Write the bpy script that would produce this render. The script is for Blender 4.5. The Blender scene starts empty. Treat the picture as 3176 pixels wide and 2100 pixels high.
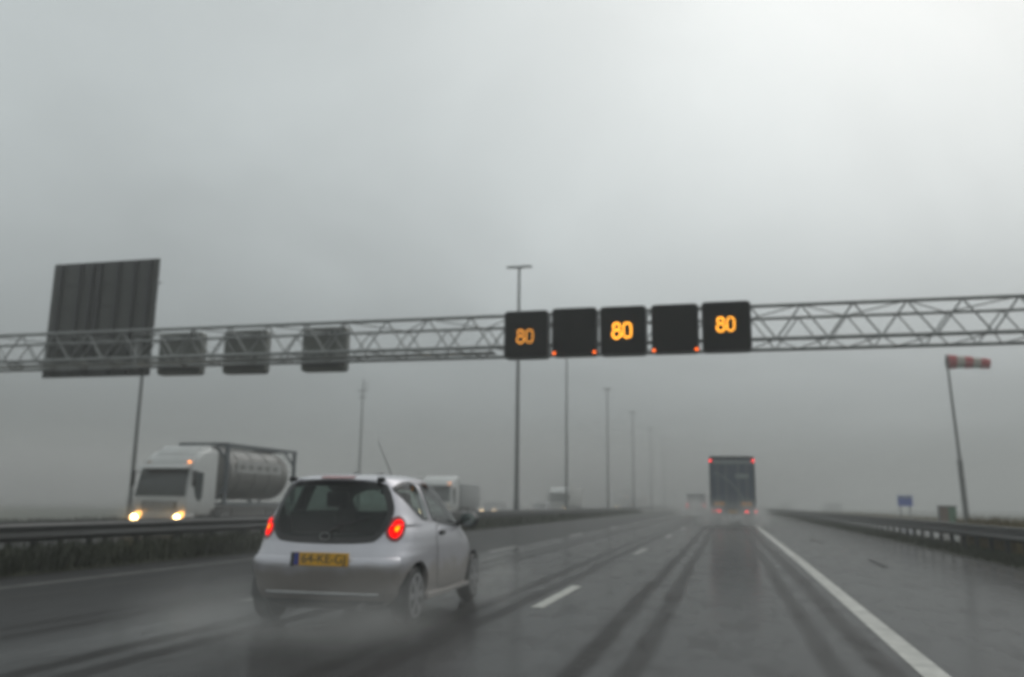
import bpy, bmesh, math, random
from mathutils import Vector, Matrix, geometry
from mathutils.bvhtree import BVHTree
random.seed(7)
S = bpy.context.scene
COL = S.collection
R = math.radians

# ---------------------------------------------------------------- camera
cam = bpy.data.cameras.new('camera'); cam_o = bpy.data.objects.new('camera', cam); COL.objects.link(cam_o)
p, y, r = R(10.8), R(14.0), R(0.8)
fw = Vector((-math.sin(y) * math.cos(p), math.cos(y) * math.cos(p), math.sin(p)))
rt = Vector((math.cos(y), math.sin(y), 0)); up = rt.cross(fw)
r2 = rt * math.cos(r) + up * math.sin(r); u2 = up * math.cos(r) - rt * math.sin(r)
M = Matrix((r2, u2, -fw)).transposed().to_4x4(); M.translation = (0, 0, 1.2)
cam_o.matrix_world = M
cam.sensor_width = 36; cam.lens = 36 * 2650 / 3176
cam.clip_start = 0.1; cam.clip_end = 6000
cam.dof.use_dof = True; cam.dof.focus_distance = 2.2; cam.dof.aperture_fstop = 2.5   # focused on the wet windscreen: the road is soft
S.camera = cam_o

# ---------------------------------------------------------------- sky, sun, exposure
w = bpy.data.worlds.new('World'); S.world = w; w.use_nodes = True
N = w.node_tree.nodes; L = w.node_tree.links; N.clear()
SUN_EL, SUN_AZ = R(48), R(28)                       # behind the cloud, ahead to the right
def wn(t, **k):
    n = N.new(t)
    for a, b in k.items(): setattr(n, a, b)
    return n
def wmath(op, a, b=None, c=None):
    n = wn('ShaderNodeMath', operation=op)
    for i, v in enumerate((a, b, c)):
        if v is None: continue
        if isinstance(v, (int, float)): n.inputs[i].default_value = v
        else: L.new(v, n.inputs[i])
    return n.outputs[0]
tc = wn('ShaderNodeTexCoord'); nrm = wn('ShaderNodeVectorMath', operation='NORMALIZE'); L.new(tc.outputs['Generated'], nrm.inputs[0])
sep = wn('ShaderNodeSeparateXYZ'); L.new(nrm.outputs[0], sep.inputs[0])
zc = wmath('MAXIMUM', sep.outputs[2], 0.0)
den = wmath('ADD', zc, 0.32)
cv = wn('ShaderNodeCombineXYZ'); L.new(wmath('DIVIDE', sep.outputs[0], den), cv.inputs[0]); L.new(wmath('DIVIDE', sep.outputs[1], den), cv.inputs[1])
nz = wn('ShaderNodeTexNoise'); nz.inputs['Scale'].default_value = 1.15; nz.inputs['Detail'].default_value = 6; nz.inputs['Roughness'].default_value = 0.47; nz.inputs['Distortion'].default_value = 0.5
L.new(cv.outputs[0], nz.inputs['Vector'])
sd = Vector((math.sin(SUN_AZ) * math.cos(SUN_EL), math.cos(SUN_AZ) * math.cos(SUN_EL), math.sin(SUN_EL)))
dt = wn('ShaderNodeVectorMath', operation='DOT_PRODUCT'); L.new(nrm.outputs[0], dt.inputs[0]); dt.inputs[1].default_value = sd
glow = wmath('POWER', wmath('MAXIMUM', dt.outputs['Value'], 0.0), 5.0)
ms = wn('ShaderNodeMapRange', interpolation_type='SMOOTHSTEP'); L.new(zc, ms.inputs[0]); ms.inputs[1].default_value = -.14; ms.inputs[2].default_value = .38; ms.inputs[3].default_value = .02; ms.inputs[4].default_value = .56
base = ms.outputs[0]
base = wmath('ADD', base, wmath('MULTIPLY', glow, 0.72))
cl = wmath('MULTIPLY_ADD', nz.outputs['Fac'], 0.75, 0.62)
lum = wmath('MULTIPLY', base, cl)
rgb = wn('ShaderNodeCombineColor')
L.new(wmath('MULTIPLY', lum, wmath('MULTIPLY_ADD', glow, .9, 9.3)), rgb.inputs[0]); L.new(wmath('MULTIPLY', lum, 10.1), rgb.inputs[1]); L.new(wmath('MULTIPLY', lum, wmath('MULTIPLY_ADD', glow, -.4, 10.15)), rgb.inputs[2])
sky = wn('ShaderNodeTexSky', sky_type='NISHITA', sun_disc=False, sun_elevation=SUN_EL, sun_rotation=SUN_AZ)
mx = wn('ShaderNodeMix', data_type='RGBA'); mx.inputs[0].default_value = 0.97
L.new(sky.outputs[0], mx.inputs[6]); L.new(rgb.outputs[0], mx.inputs[7])
bg = wn('ShaderNodeBackground'); bg.inputs[1].default_value = 0.1; L.new(mx.outputs[2], bg.inputs[0])
out = wn('ShaderNodeOutputWorld'); L.new(bg.outputs[0], out.inputs[0])
w.cycles.sampling_method = 'MANUAL'; w.cycles.sample_map_resolution = 512

sun = bpy.data.lights.new('sun', 'SUN'); sun.energy = 0.5; sun.angle = R(40); sun.color = (1, .98, .95)
sun_o = bpy.data.objects.new('sun', sun); COL.objects.link(sun_o)
sun_o.rotation_euler = (-sd).to_track_quat('-Z', 'Y').to_euler()
S.view_settings.view_transform = 'Standard'; S.view_settings.look = 'None'
S.view_settings.exposure = 0.0; S.view_settings.gamma = 1.0; S.view_settings.use_curve_mapping = False
cy = S.cycles; cy.use_light_tree = False
cy.use_denoising = True; cy.volume_bounces = 0
cy.max_bounces = 6; cy.transparent_max_bounces = 12
cy.sample_clamp_indirect = 4.0; cy.filter_width = 2.6; cy.use_adaptive_sampling = False

# ---------------------------------------------------------------- materials
def mat(name, col, rough=.5, metal=0., coat=0., var=.12, scale=4., bump=0., em=None, es=0., stretch=(1, 1, 1), spec=None, dirt=None):
    m = bpy.data.materials.new(name); m.use_nodes = True
    n, l = m.node_tree.nodes, m.node_tree.links
    b = n['Principled BSDF']
    b.inputs['Roughness'].default_value = rough; b.inputs['Metallic'].default_value = metal
    b.inputs['Coat Weight'].default_value = coat; b.inputs['Coat Roughness'].default_value = .12
    if spec is not None: b.inputs['Specular IOR Level'].default_value = spec
    c = (*col, 1)
    if var or dirt:
        t = n.new('ShaderNodeTexCoord'); mp = n.new('ShaderNodeMapping'); mp.inputs['Scale'].default_value = stretch; l.new(t.outputs['Object'], mp.inputs[0])
        z = n.new('ShaderNodeTexNoise'); z.inputs['Scale'].default_value = scale; z.inputs['Detail'].default_value = 5; l.new(mp.outputs[0], z.inputs[0])
        rp = n.new('ShaderNodeValToRGB'); rp.color_ramp.elements[0].position = .3; rp.color_ramp.elements[1].position = .7
        rp.color_ramp.elements[0].color = (*[v * (1 - var) for v in col], 1); rp.color_ramp.elements[1].color = (*[min(1, v * (1 + var)) for v in col], 1)
        l.new(z.outputs['Fac'], rp.inputs[0]); o = rp.outputs[0]
        if dirt:                                   # road film thrown up from below: (colour, z where it starts, z where it ends)
            sp = n.new('ShaderNodeSeparateXYZ'); l.new(t.outputs['Object'], sp.inputs[0])
            mr = n.new('ShaderNodeMapRange'); mr.inputs[1].default_value = dirt[1]; mr.inputs[2].default_value = dirt[2]; mr.inputs[3].default_value = 0; mr.inputs[4].default_value = dirt[3]
            ad = n.new('ShaderNodeMath'); ad.operation = 'MULTIPLY_ADD'; l.new(z.outputs['Fac'], ad.inputs[0]); ad.inputs[1].default_value = .3; l.new(sp.outputs[2], ad.inputs[2])
            l.new(ad.outputs[0], mr.inputs[0])
            mm = n.new('ShaderNodeMix'); mm.data_type = 'RGBA'; l.new(mr.outputs[0], mm.inputs[0]); l.new(o, mm.inputs[6]); mm.inputs[7].default_value = (*dirt[0], 1); o = mm.outputs[2]
            mt = n.new('ShaderNodeMapRange'); l.new(mr.outputs[0], mt.inputs[0]); mt.inputs[3].default_value = metal; mt.inputs[4].default_value = 0.0; l.new(mt.outputs[0], b.inputs['Metallic'])
        l.new(o, b.inputs['Base Color'])
        if bump:
            bp = n.new('ShaderNodeBump'); bp.inputs['Strength'].default_value = bump; bp.inputs['Distance'].default_value = .02; l.new(z.outputs['Fac'], bp.inputs['Height']); l.new(bp.outputs[0], b.inputs['Normal'])
    else:
        b.inputs['Base Color'].default_value = c
    if em:
        b.inputs['Emission Color'].default_value = (*em, 1); b.inputs['Emission Strength'].default_value = es
    return m

def glass(name, tint, trans, col=(.01, .012, .012)):
    m = bpy.data.materials.new(name); m.use_nodes = True
    n, l = m.node_tree.nodes, m.node_tree.links; n.clear()
    o = n.new('ShaderNodeOutputMaterial'); mix = n.new('ShaderNodeMixShader'); mix2 = n.new('ShaderNodeMixShader')
    tr = n.new('ShaderNodeBsdfTransparent'); tr.inputs[0].default_value = (*tint, 1)
    df = n.new('ShaderNodeBsdfDiffuse'); df.inputs[0].default_value = (*col, 1)
    gl = n.new('ShaderNodeBsdfGlossy'); gl.inputs['Roughness'].default_value = .08
    t = n.new('ShaderNodeTexCoord'); z = n.new('ShaderNodeTexNoise'); z.inputs['Scale'].default_value = 14; z.inputs['Detail'].default_value = 4; l.new(t.outputs['Object'], z.inputs[0])
    mr = n.new('ShaderNodeMapRange'); l.new(z.outputs['Fac'], mr.inputs[0]); mr.inputs[1].default_value = .3; mr.inputs[2].default_value = .75; mr.inputs[3].default_value = trans; mr.inputs[4].default_value = trans * .8
    lw = n.new('ShaderNodeLayerWeight'); lw.inputs[0].default_value = .5; pw = n.new('ShaderNodeMath'); pw.operation = 'POWER'; l.new(lw.outputs['Facing'], pw.inputs[0]); pw.inputs[1].default_value = 4.5; fr = n.new('ShaderNodeMath'); fr.operation = 'MULTIPLY_ADD'; l.new(pw.outputs[0], fr.inputs[0]); fr.inputs[1].default_value = .9; fr.inputs[2].default_value = .04
    l.new(mr.outputs[0], mix2.inputs[0]); l.new(df.outputs[0], mix2.inputs[1]); l.new(tr.outputs[0], mix2.inputs[2])
    l.new(fr.outputs[0], mix.inputs[0]); l.new(mix2.outputs[0], mix.inputs[1]); l.new(gl.outputs[0], mix.inputs[2]); l.new(mix.outputs[0], o.inputs[0])
    return m

def lamp(name, col, st, sampling='AUTO'):
    m = mat(name, tuple(min(.12, v * .12) for v in col), .5, var=0, em=col, es=st, spec=.1)
    m.cycles.emission_sampling = sampling
    return m

MT = dict(
    silver=mat('silver_paint', (.57, .56, .60), .34, .55, .6, .03, 3, dirt=((.28, .245, .21), .75, .63, .8)),
    black=mat('black_plastic', (.018, .018, .019), .45, 0, .2),
    trim=mat('dark_trim', (.03, .03, .032), .7),
    seat=mat('seat_cloth', (.035, .036, .04), .85),
    tyre=mat('tyre_rubber', (.022, .022, .022), .75, 0, .15),
    rim=mat('hubcap_silver', (.33, .33, .34), .4, .5),
    chrome=mat('grey_chrome', (.25, .25, .26), .3, .8),
    plate=mat('yellow_plate', (.72, .38, .012), .4, var=.12, scale=9),
    blue=mat('plate_blue', (.02, .04, .28), .4),
    ink=mat('plate_ink', (.02, .02, .02), .5),
    redlens=mat('dull_red_lens', (.25, .02, .025), .25, 0, .5),
    tail=lamp('tail_lamp_red', (1, .0, .0), 1.5),
    tailcore=lamp('tail_bulb', (1, .20, .0), 3.6),
    smallred=lamp('small_red_lamp', (1, .03, .03), 4.0, 'NONE'),
    head=lamp('headlamp', (1, .68, .28), 30.0),
    headglare=lamp('headlamp_lens_glare', (1, .50, .12), 3.2),  # lens ring whose emission also paints the glare round the lamp
    headfar=lamp('far_headlamp', (1, .72, .4), 9.0, 'NONE'),
    amberlamp=lamp('amber_marker', (1, .30, .05), 6.0, 'NONE'),
    led=lamp('amber_led', (1, .40, .03), 3.4, 'NONE'),
    leddim=lamp('amber_led_dim', (1, .40, .05), 1.4, 'NONE'),
    flash=lamp('orange_flasher', (1, .14, .01), 3.0, 'NONE'),
    galv=mat('galvanised_steel', (.27, .28, .275), .45, .55, .2, .15, 2.5),
    rail=mat('wet_rail_steel', (.032, .034, .034), .45, .25, .25, .2, 1.5),
    signblack=mat('sign_black', (.007, .007, .008), .65, spec=.15),
    signgrey=mat('sign_edge_grey', (.12, .125, .125), .5, .2),
    signback=mat('sign_back_grey', (.115, .12, .108), .55, .3, .2, .12, 2.),
    panel=mat('sign_panel_back', (.05, .053, .05), .6, .2, .2, .18, 1.2, stretch=(3, 3, .4)),
    panelrib=mat('sign_rib', (.036, .038, .042), .55, .3),
    white=mat('white_lorry_paint', (.56, .57, .56), .35, 0, .5, .06, 2., dirt=((.32, .29, .26), 1.5, .7, .6)),
    tank=mat('tank_shell', (.21, .205, .195), .45, .3, .3, .12, 1.5, stretch=(1, 1, 3)),
    tankdark=mat('tank_frame_blue', (.07, .085, .1), .5, 0, .3),
    chassis=mat('lorry_chassis', (.05, .046, .043), .7),
    windscreen=mat('dark_windscreen', (.045, .055, .055), .12, 0, .3, .2, 1.5),
    trailer=mat('blue_grey_trailer', (.055, .08, .115), .5, 0, .3, .1, 1.2, dirt=((.09, .085, .08), 1.6, .5, .6)),
    trailerdark=mat('trailer_frame', (.03, .04, .05), .5, 0, .2),
    trailerband=mat('trailer_lettering_band', (.26, .29, .30), .5),
    orange=mat('orange_reflector', (.62, .26, .03), .35, var=.1),
    lampost=mat('lamp_post_steel', (.15, .155, .155), .5, .4, .2),
    paint=mat('road_paint', (.40, .40, .37), .55, 0, .12, .28, 5., bump=.15),
    tar=mat('tar_seal', (.012, .012, .012), .7, 0, .0, .3, 6, spec=.12),
    midpaint=mat('faded_road_paint', (.25, .25, .235), .6, 0, .1, .35, 4),
    worndimpaint=mat('worn_dimmed_road_paint', (.085, .085, .08), .6, 0, .1, .5, 2.5),  # worn left line, colour darkened further to dim the lower left
    redcloth=mat('windsock_red', (.42, .05, .055), .7, var=.1),
    whitecloth=mat('windsock_white', (.42, .38, .33), .7, var=.1),
    bluesign=mat('blue_sign_face', (.015, .07, .42), .4),
    bluepale=mat('pale_sign_band', (.22, .27, .36), .4),
    browndoor=mat('brown_cabinet_side', (.15, .095, .06), .6),
    greendoor=mat('green_cabinet_front', (.035, .15, .075), .6),
    grass=mat('wet_grass', (.026, .03, .010), .7, 0, .15, .35, .35),
    drygrass=mat('dry_grass', (.135, .105, .045), .8, 0, 0, .35, .8),
    soil=mat('verge_turf', (.026, .028, .011), .85, 0, .1, .4, .8, bump=.6),
    field=mat('polder_field', (.085, .09, .07), .9, 0, 0, .3, .03),
    van=mat('dark_van_paint', (.17, .17, .175), .4, 0, .4),
    hedge=mat('bare_hedge', (.06, .055, .035), .9),
)
GL_REAR = glass('tinted_rear_glass', (.56, .70, .65), .56)
GL_SIDE = glass('side_glass', (.72, .80, .76), .85)
GL_PALE = glass('windscreen_glass', (.85, .92, .88), .95)

def road_mat(name, lanes):
    m = bpy.data.materials.new(name); m.use_nodes = True
    n, l = m.node_tree.nodes, m.node_tree.links; b = n['Principled BSDF']
    def mk(t, **k):
        x = n.new(t)
        for a, v in k.items(): setattr(x, a, v)
        return x
    def mth(op, a, b_=None, c=None):
        x = mk('ShaderNodeMath', operation=op)
        for i, v in enumerate((a, b_, c)):
            if v is None: continue
            if isinstance(v, (int, float)): x.inputs[i].default_value = v
            else: l.new(v, x.inputs[i])
        return x.outputs[0]
    tcn = mk('ShaderNodeTexCoord'); sp = mk('ShaderNodeSeparateXYZ'); l.new(tcn.outputs['Object'], sp.inputs[0])
    def noise(sc, scale=(1, 1, 1), det=4, rough=.5):
        mp = mk('ShaderNodeMapping'); mp.inputs['Scale'].default_value = scale; l.new(tcn.outputs['Object'], mp.inputs[0])
        z = mk('ShaderNodeTexNoise'); z.inputs['Scale'].default_value = sc; z.inputs['Detail'].default_value = det; z.inputs['Roughness'].default_value = rough; l.new(mp.outputs[0], z.inputs[0]); return z.outputs['Fac']
    wob = noise(.35, (1, .3, 1), 2)
    edge = noise(2.2, (1, .25, 1), 4)
    xx = mth('ADD', sp.outputs[0], mth('MULTIPLY_ADD', wob, .3, -.15))
    xx = mth('ADD', xx, mth('MULTIPLY_ADD', edge, .12, -.06))
    # wheel tracks: worn strips pressed free of standing water
    x0, per, n_l, lo = lanes
    t = mth('FRACT', mth('DIVIDE', mth('SUBTRACT', xx, x0), per))
    rp = mk('ShaderNodeValToRGB'); rp.color_ramp.interpolation = 'EASE'; l.new(t, rp.inputs[0])
    e = rp.color_ramp.elements
    pts = [(0, .0), (.21, .0)]
    for c, wd, v in ((.275, .03, .95), (.385, .03, .85), (.80, .028, .7), (.905, .03, .75)):
        pts += [(c - wd * 1.3, .12), (c - wd * .3, v), (c + wd * .5, v), (c + wd * 1.6, .1)]
    pts += [(.99, 0)]
    e[0].position = pts[0][0]; e[0].color = (0, 0, 0, 1); e[1].position = pts[-1][0]; e[1].color = (0, 0, 0, 1)
    for ps, v in pts[1:-1]:
        q = e.new(ps); q.color = (v, v, v, 1)
    inl = mth('MULTIPLY', mth('GREATER_THAN', xx, lo), mth('LESS_THAN', xx, x0 + per * n_l))
    patch = noise(.16, (1, .35, 1), 3)
    pm = mk('ShaderNodeMapRange'); l.new(patch, pm.inputs[0]); pm.inputs[1].default_value = .35; pm.inputs[2].default_value = .65; pm.inputs[3].default_value = .75; pm.inputs[4].default_value = 1.05
    trk = mth('MULTIPLY', mth('MULTIPLY', rp.outputs[0], inl), pm.outputs[0])
    blot = noise(2.4, (1, .35, 1), 8, .72)
    bm_ = mk('ShaderNodeMapRange'); l.new(blot, bm_.inputs[0]); bm_.inputs[1].default_value = .48; bm_.inputs[2].default_value = .68; bm_.inputs[3].default_value = 0; bm_.inputs[4].default_value = .42
    dry = mth('MINIMUM', mth('ADD', trk, bm_.outputs[0]), 1.0)
    fine = noise(60, (1, 1, 1), 6, .7)
    cr = mk('ShaderNodeValToRGB'); l.new(fine, cr.inputs[0])
    cr.color_ramp.elements[0].color = (.010, .010, .011, 1); cr.color_ramp.elements[1].color = (.035, .035, .035, 1)
    dk = mk('ShaderNodeMix', data_type='RGBA'); l.new(mth('MULTIPLY', trk, .55), dk.inputs[0]); l.new(cr.outputs[0], dk.inputs[6]); dk.inputs[7].default_value = (.018, .017, .016, 1)
    l.new(dk.outputs[2], b.inputs['Base Color'])
    b.inputs['Roughness'].default_value = .6; b.inputs['Specular IOR Level'].default_value = .12
    cw = mk('ShaderNodeMapRange'); l.new(dry, cw.inputs[0]); cw.inputs[3].default_value = .52; cw.inputs[4].default_value = .05
    lane = mk('ShaderNodeMapRange'); l.new(xx, lane.inputs[0]); lane.inputs[1].default_value = -5.9; lane.inputs[2].default_value = -5.3; lane.inputs[3].default_value = .32; lane.inputs[4].default_value = 1.0   # wet coat cut on the left: corner vignetting painted into the surface
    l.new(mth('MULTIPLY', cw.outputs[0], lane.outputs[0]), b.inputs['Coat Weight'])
    crg = mk('ShaderNodeMapRange'); l.new(dry, crg.inputs[0]); crg.inputs[3].default_value = .085; crg.inputs[4].default_value = .3; l.new(crg.outputs[0], b.inputs['Coat Roughness'])
    b.inputs['Coat IOR'].default_value = 1.33
    bp = mk('ShaderNodeBump'); bp.inputs['Strength'].default_value = .25; bp.inputs['Distance'].default_value = .01; l.new(fine, bp.inputs['Height']); l.new(bp.outputs[0], b.inputs['Normal'])
    rip = noise(7, (1, .6, 1), 6, .7)
    bc = mk('ShaderNodeBump'); bc.inputs['Strength'].default_value = .13; bc.inputs['Distance'].default_value = .02; l.new(rip, bc.inputs['Height']); l.new(bc.outputs[0], b.inputs['Coat Normal'])
    return m
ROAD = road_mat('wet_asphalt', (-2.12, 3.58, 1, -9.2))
ROAD2 = road_mat('wet_asphalt_opposite', (-25.6, 3.6, 3, -25.6))

def vol_mat(name, dens, col=(.9, .9, .9), an=0.0):
    m = bpy.data.materials.new(name); m.use_nodes = True
    n, l = m.node_tree.nodes, m.node_tree.links; n.clear()
    o = n.new('ShaderNodeOutputMaterial'); v = n.new('ShaderNodeVolumePrincipled')
    v.inputs['Density'].default_value = dens; v.inputs['Color'].default_value = (*col, 1); v.inputs['Anisotropy'].default_value = an
    l.new(v.outputs[0], o.inputs['Volume']); return m

# ---------------------------------------------------------------- mesh helpers
class MB:
    def __init__(s): s.v = []; s.f = []
    def add(s, vs, fs):
        o = len(s.v); s.v += [tuple(q) for q in vs]; s.f += [tuple(i + o for i in f) for f in fs]; return s
    def box(s, x0, x1, y0, y1, z0, z1):
        return s.add([(x0, y0, z0), (x1, y0, z0), (x1, y1, z0), (x0, y1, z0), (x0, y0, z1), (x1, y0, z1), (x1, y1, z1), (x0, y1, z1)],
                     [(0, 3, 2, 1), (4, 5, 6, 7), (0, 1, 5, 4), (1, 2, 6, 5), (2, 3, 7, 6), (3, 0, 4, 7)])
    def tube(s, pts, rads, n=8, caps=True):
        if not isinstance(rads, (list, tuple)): rads = [rads] * len(pts)
        pts = [Vector(q) for q in pts]; o = len(s.v); prev = None
        for i, q in enumerate(pts):
            d = (pts[min(i + 1, len(pts) - 1)] - pts[max(i - 1, 0)]).normalized()
            a = Vector((0, 0, 1)) if abs(d.z) < .95 else Vector((1, 0, 0))
            if prev is not None: a = prev
            u = d.cross(a).normalized(); vv = u.cross(d).normalized(); prev = vv
            for k in range(n):
                t = 2 * math.pi * k / n
                s.v.append(tuple(q + (u * math.cos(t) + vv * math.sin(t)) * rads[i]))
        for i in range(len(pts) - 1):
            for k in range(n):
                a = o + i * n + k; b = o + i * n + (k + 1) % n
                s.f.append((a, b, b + n, a + n))
        if caps:
            s.f.append(tuple(o + k for k in range(n))[::-1]); s.f.append(tuple(o + (len(pts) - 1) * n + k for k in range(n)))
        return s
    def prism(s, prof, a0, a1, axis='x'):
        n = len(prof)
        def pt(u, v, a): return (a, u, v) if axis == 'x' else ((u, a, v) if axis == 'y' else (u, v, a))
        vs = [pt(u, v, a0) for u, v in prof] + [pt(u, v, a1) for u, v in prof]
        return s.add(vs, [tuple(range(n))[::-1], tuple(range(n, 2 * n))] + [(i, (i + 1) % n, (i + 1) % n + n, i + n) for i in range(n)])
    def lathe(s, prof, c, axis='x', n=28):
        o = len(s.v); c = Vector(c)
        for a, rr in prof:
            for k in range(n):
                t = 2 * math.pi * k / n; u, v = rr * math.cos(t), rr * math.sin(t)
                q = Vector((a, u, v)) if axis == 'x' else (Vector((u, a, v)) if axis == 'y' else Vector((u, v, a)))
                s.v.append(tuple(c + q))
        for i in range(len(prof) - 1):
            for k in range(n):
                a = o + i * n + k; b = o + i * n + (k + 1) % n
                s.f.append((a, b, b + n, a + n))
        s.f.append(tuple(o + k for k in range(n))[::-1]); s.f.append(tuple(o + (len(prof) - 1) * n + k for k in range(n)))
        return s
    def mesh(s, name, m, bevel=0., seg=2, smooth=40):
        me = bpy.data.meshes.new(name); me.from_pydata(s.v, [], s.f)
        bm = bmesh.new(); bm.from_mesh(me)
        bmesh.ops.recalc_face_normals(bm, faces=bm.faces)
        if bevel:
            ed = [e for e in bm.edges if len(e.link_faces) == 2 and e.calc_face_angle(0) > R(25)]
            bmesh.ops.bevel(bm, geom=ed, offset=bevel, segments=seg, affect='EDGES', profile=.5, clamp_overlap=True)
        bm.to_mesh(me); bm.free()
        if smooth:
            me.shade_smooth(); me.set_sharp_from_angle(angle=R(smooth))
        me.materials.append(m); return me
    def build(s, name, m, parent=None, **k):
        o = bpy.data.objects.new(name, s.mesh(name, m, **k)); COL.objects.link(o)
        if parent: o.parent = parent
        return o
def tag(o, label=None, cat=None, group=None, kind=None):
    for k, v in (('label', label), ('category', cat), ('group', group), ('kind', kind)):
        if v: o[k] = v
    return o
def thing(name, label, cat, loc=(0, 0, 0), rz=0, group=None):
    o = bpy.data.objects.new(name, None); COL.objects.link(o); o.location = loc; o.rotation_euler = (0, 0, rz); o.empty_display_size = .3
    return tag(o, label, cat, group)
def share(name, me, parent, loc=(0, 0, 0), rot=None):
    o = bpy.data.objects.new(name, me); COL.objects.link(o); o.parent = parent; o.location = loc
    if rot: o.rotation_euler = rot
    return o
def copy_tree(o, parent=None):
    c = o.copy(); COL.objects.link(c); c.parent = parent
    for ch in list(o.children): copy_tree(ch, c)
    return c

# ---------------------------------------------------------------- ground, roads
Y0, Y1 = -40, 1450
ZO = -0.3                                            # the opposite carriageway lies a little lower
def strip(name, prof, m, y0=Y0, y1=Y1):
    return tag(MB().prism(prof, y0, y1, 'y').build(name, m, smooth=0), kind='structure')
tag(MB().box(-1480, 1480, -1480, 1480, -2.2, -0.62).build('ground', MT['field'], smooth=0), kind='structure')
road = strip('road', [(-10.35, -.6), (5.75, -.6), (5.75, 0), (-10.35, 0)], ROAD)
strip('opposite_road', [(-30.5, -.61), (-14.2, -.61), (-14.2, ZO), (-30.5, ZO)], ROAD2)
strip('median_verge', [(-14.195, -.6), (-10.355, -.6), (-10.355, .015), (-10.9, .05), (-12.3, .02), (-13.6, -.2), (-14.195, ZO - .004)], MT['soil'])
strip('right_verge', [(5.755, -.6), (7.6, -.6), (7.6, .0), (7.2, .06), (6.5, .08), (5.755, .02)], MT['soil'])
strip('service_road', [(7.605, -.6), (13.5, -.6), (13.5, -.02), (7.605, -.02)], ROAD2)
strip('far_verge', [(13.505, -.6), (26, -.6), (23, -.3), (13.505, -.01)], MT['soil'])
strip('left_bank', [(-38, -.61), (-30.505, -.61), (-30.505, ZO + .02), (-33, ZO + .05)], MT['soil'])
def mark(name, x0, x1, y0, y1, z=.004, par=road, m=None):
    return MB().add([(x0, y0, z), (x1, y0, z), (x1, y1, z), (x0, y1, z)], [(0, 1, 2, 3)]).build(name, m or MT['paint'], par, smooth=0)
ew = [(-40, 1.36), (7, 1.43), (19.4, 1.53), (52, 1.62), (600, 1.62)]
MB().add([(x - .098, y_, .004) for y_, x in ew] + [(x + .098, y_, .004) for y_, x in ew], [(k, k + 5, k + 6, k + 1) for k in range(4)]).build('edge_line', MT['paint'], road, smooth=0)
mark('edge_line', -9.27, -9.12, Y0, 600, m=MT['worndimpaint'])
dash = MB().add([(-.075, 0, .004), (.075, 0, .004), (.075, 2.75, .004), (-.075, 2.75, .004)], [(0, 1, 2, 3)]).mesh('lane_dash', MT['paint'], smooth=0)
dash2 = dash.copy(); dash2.materials[0] = MT['midpaint']
for k in range(-1, 16): share('lane_dash', dash if k < 1 else dash2, road, (-2.16, 10.02 + 11.03 * k, 0))
for k in range(-1, 16): share('lane_dash', dash2, road, (-5.57, 9.4 + 11.03 * k, 0))

for q, (x, y_, ln, wd, a) in enumerate([(3.05, 18.8, 2.8, .07, -2), (3.0, 30.0, 3.6, .09, 1), (4.6, 14.0, 2.2, .05, 2)]):
    pts_ = []
    for k in range(9):
        u = k / 8; pts_.append((wd * (.5 + .5 * math.sin(u * 9 + q)) * .5 + .04, u * ln))
    o = MB().add([(-a_, b_, .003) for a_, b_ in pts_] + [(a_ * .8, b_, .003) for a_, b_ in pts_], [(k, k + 9, k + 10, k + 1) for k in range(8)]).build('tar_mark', MT['tar'], road, smooth=0)
    o.location = (x, y_, 0); o.rotation_euler = (0, 0, R(a))
# ---------------------------------------------------------------- guardrails
def w_beam(y0, y1, side):
    pr = [(0, 0), (.035, .02), (.06, .06), (.06, .09), (.03, .14), (.03, .17), (.06, .22), (.06, .25), (.035, .29), (0, .31)]
    pr2 = [(a - .012, b) for a, b in pr][::-1]
    return MB().prism([(side * a, b) for a, b in pr + pr2], y0, y1, 'y')
def guardrail(label, x, y0, y1, zb, ztop, side, npost, group, double=False):
    g = thing('guardrail', label, 'guardrail', (x, y0, 0), 0, group)
    zl = ztop - .31
    seg = w_beam(0, 4.0, side).mesh('beam', MT['rail'], smooth=50)
    n = 0
    yy = 0
    while y0 + yy < y1 and n < 36:
        share('beam', seg, g, (side * .07, yy, zl)); yy += 4.0; n += 1
    if y0 + yy < y1: share('beam', w_beam(0, y1 - y0 - yy, side).mesh('far_beam', MT['rail'], smooth=50), g, (side * .07, yy, zl))
    if double:
        seg2 = w_beam(0, 4.0, -side).mesh('beam', MT['rail'], smooth=50)
        for k in range(n): share('beam', seg2, g, (-side * .2, 4.0 * k, zl))
    pm = MB().box(-.05, .05, -.035, .035, 0, ztop - zb - .02).mesh('post', MT['rail'], bevel=.008, seg=1)
    bl = MB().box(-.035, .035, -.06, .06, 0, .16).mesh('spacer', MT['rail'], bevel=.008, seg=1)
    for k in range(npost):
        share('post', pm, g, (-.06 * side, .6 + 1.333 * k, zb))
        if k % 2 == 0: share('spacer', bl, g, (side * .035, .6 + 1.333 * k + .002, zl + .07))
    cap = MB().box(-.11, .015, 0, y1 - y0, .315, .33)     # folded top lip that catches the sky
    share('top_lip', cap.mesh('top_lip', MT['galv' if side < 0 and x > 0 else 'rail'], smooth=0), g, (side * .07, 0, zl))
    return g
guardrail('long wet guardrail along the right hard shoulder with many posts', 6.45, 4, 500, 0.0, .75, -1, 110, 'guardrails along the motorway')
guardrail('dark guardrail along the left edge of the road, behind the silver car', -11.45, 4, 500, 0.0, .74, 1, 80, 'guardrails along the motorway')
guardrail('rear median guardrail on the side of the oncoming lorries', -13.35, 4, 500, -.3, .58, -1, 60, 'guardrails along the motorway')

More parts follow.
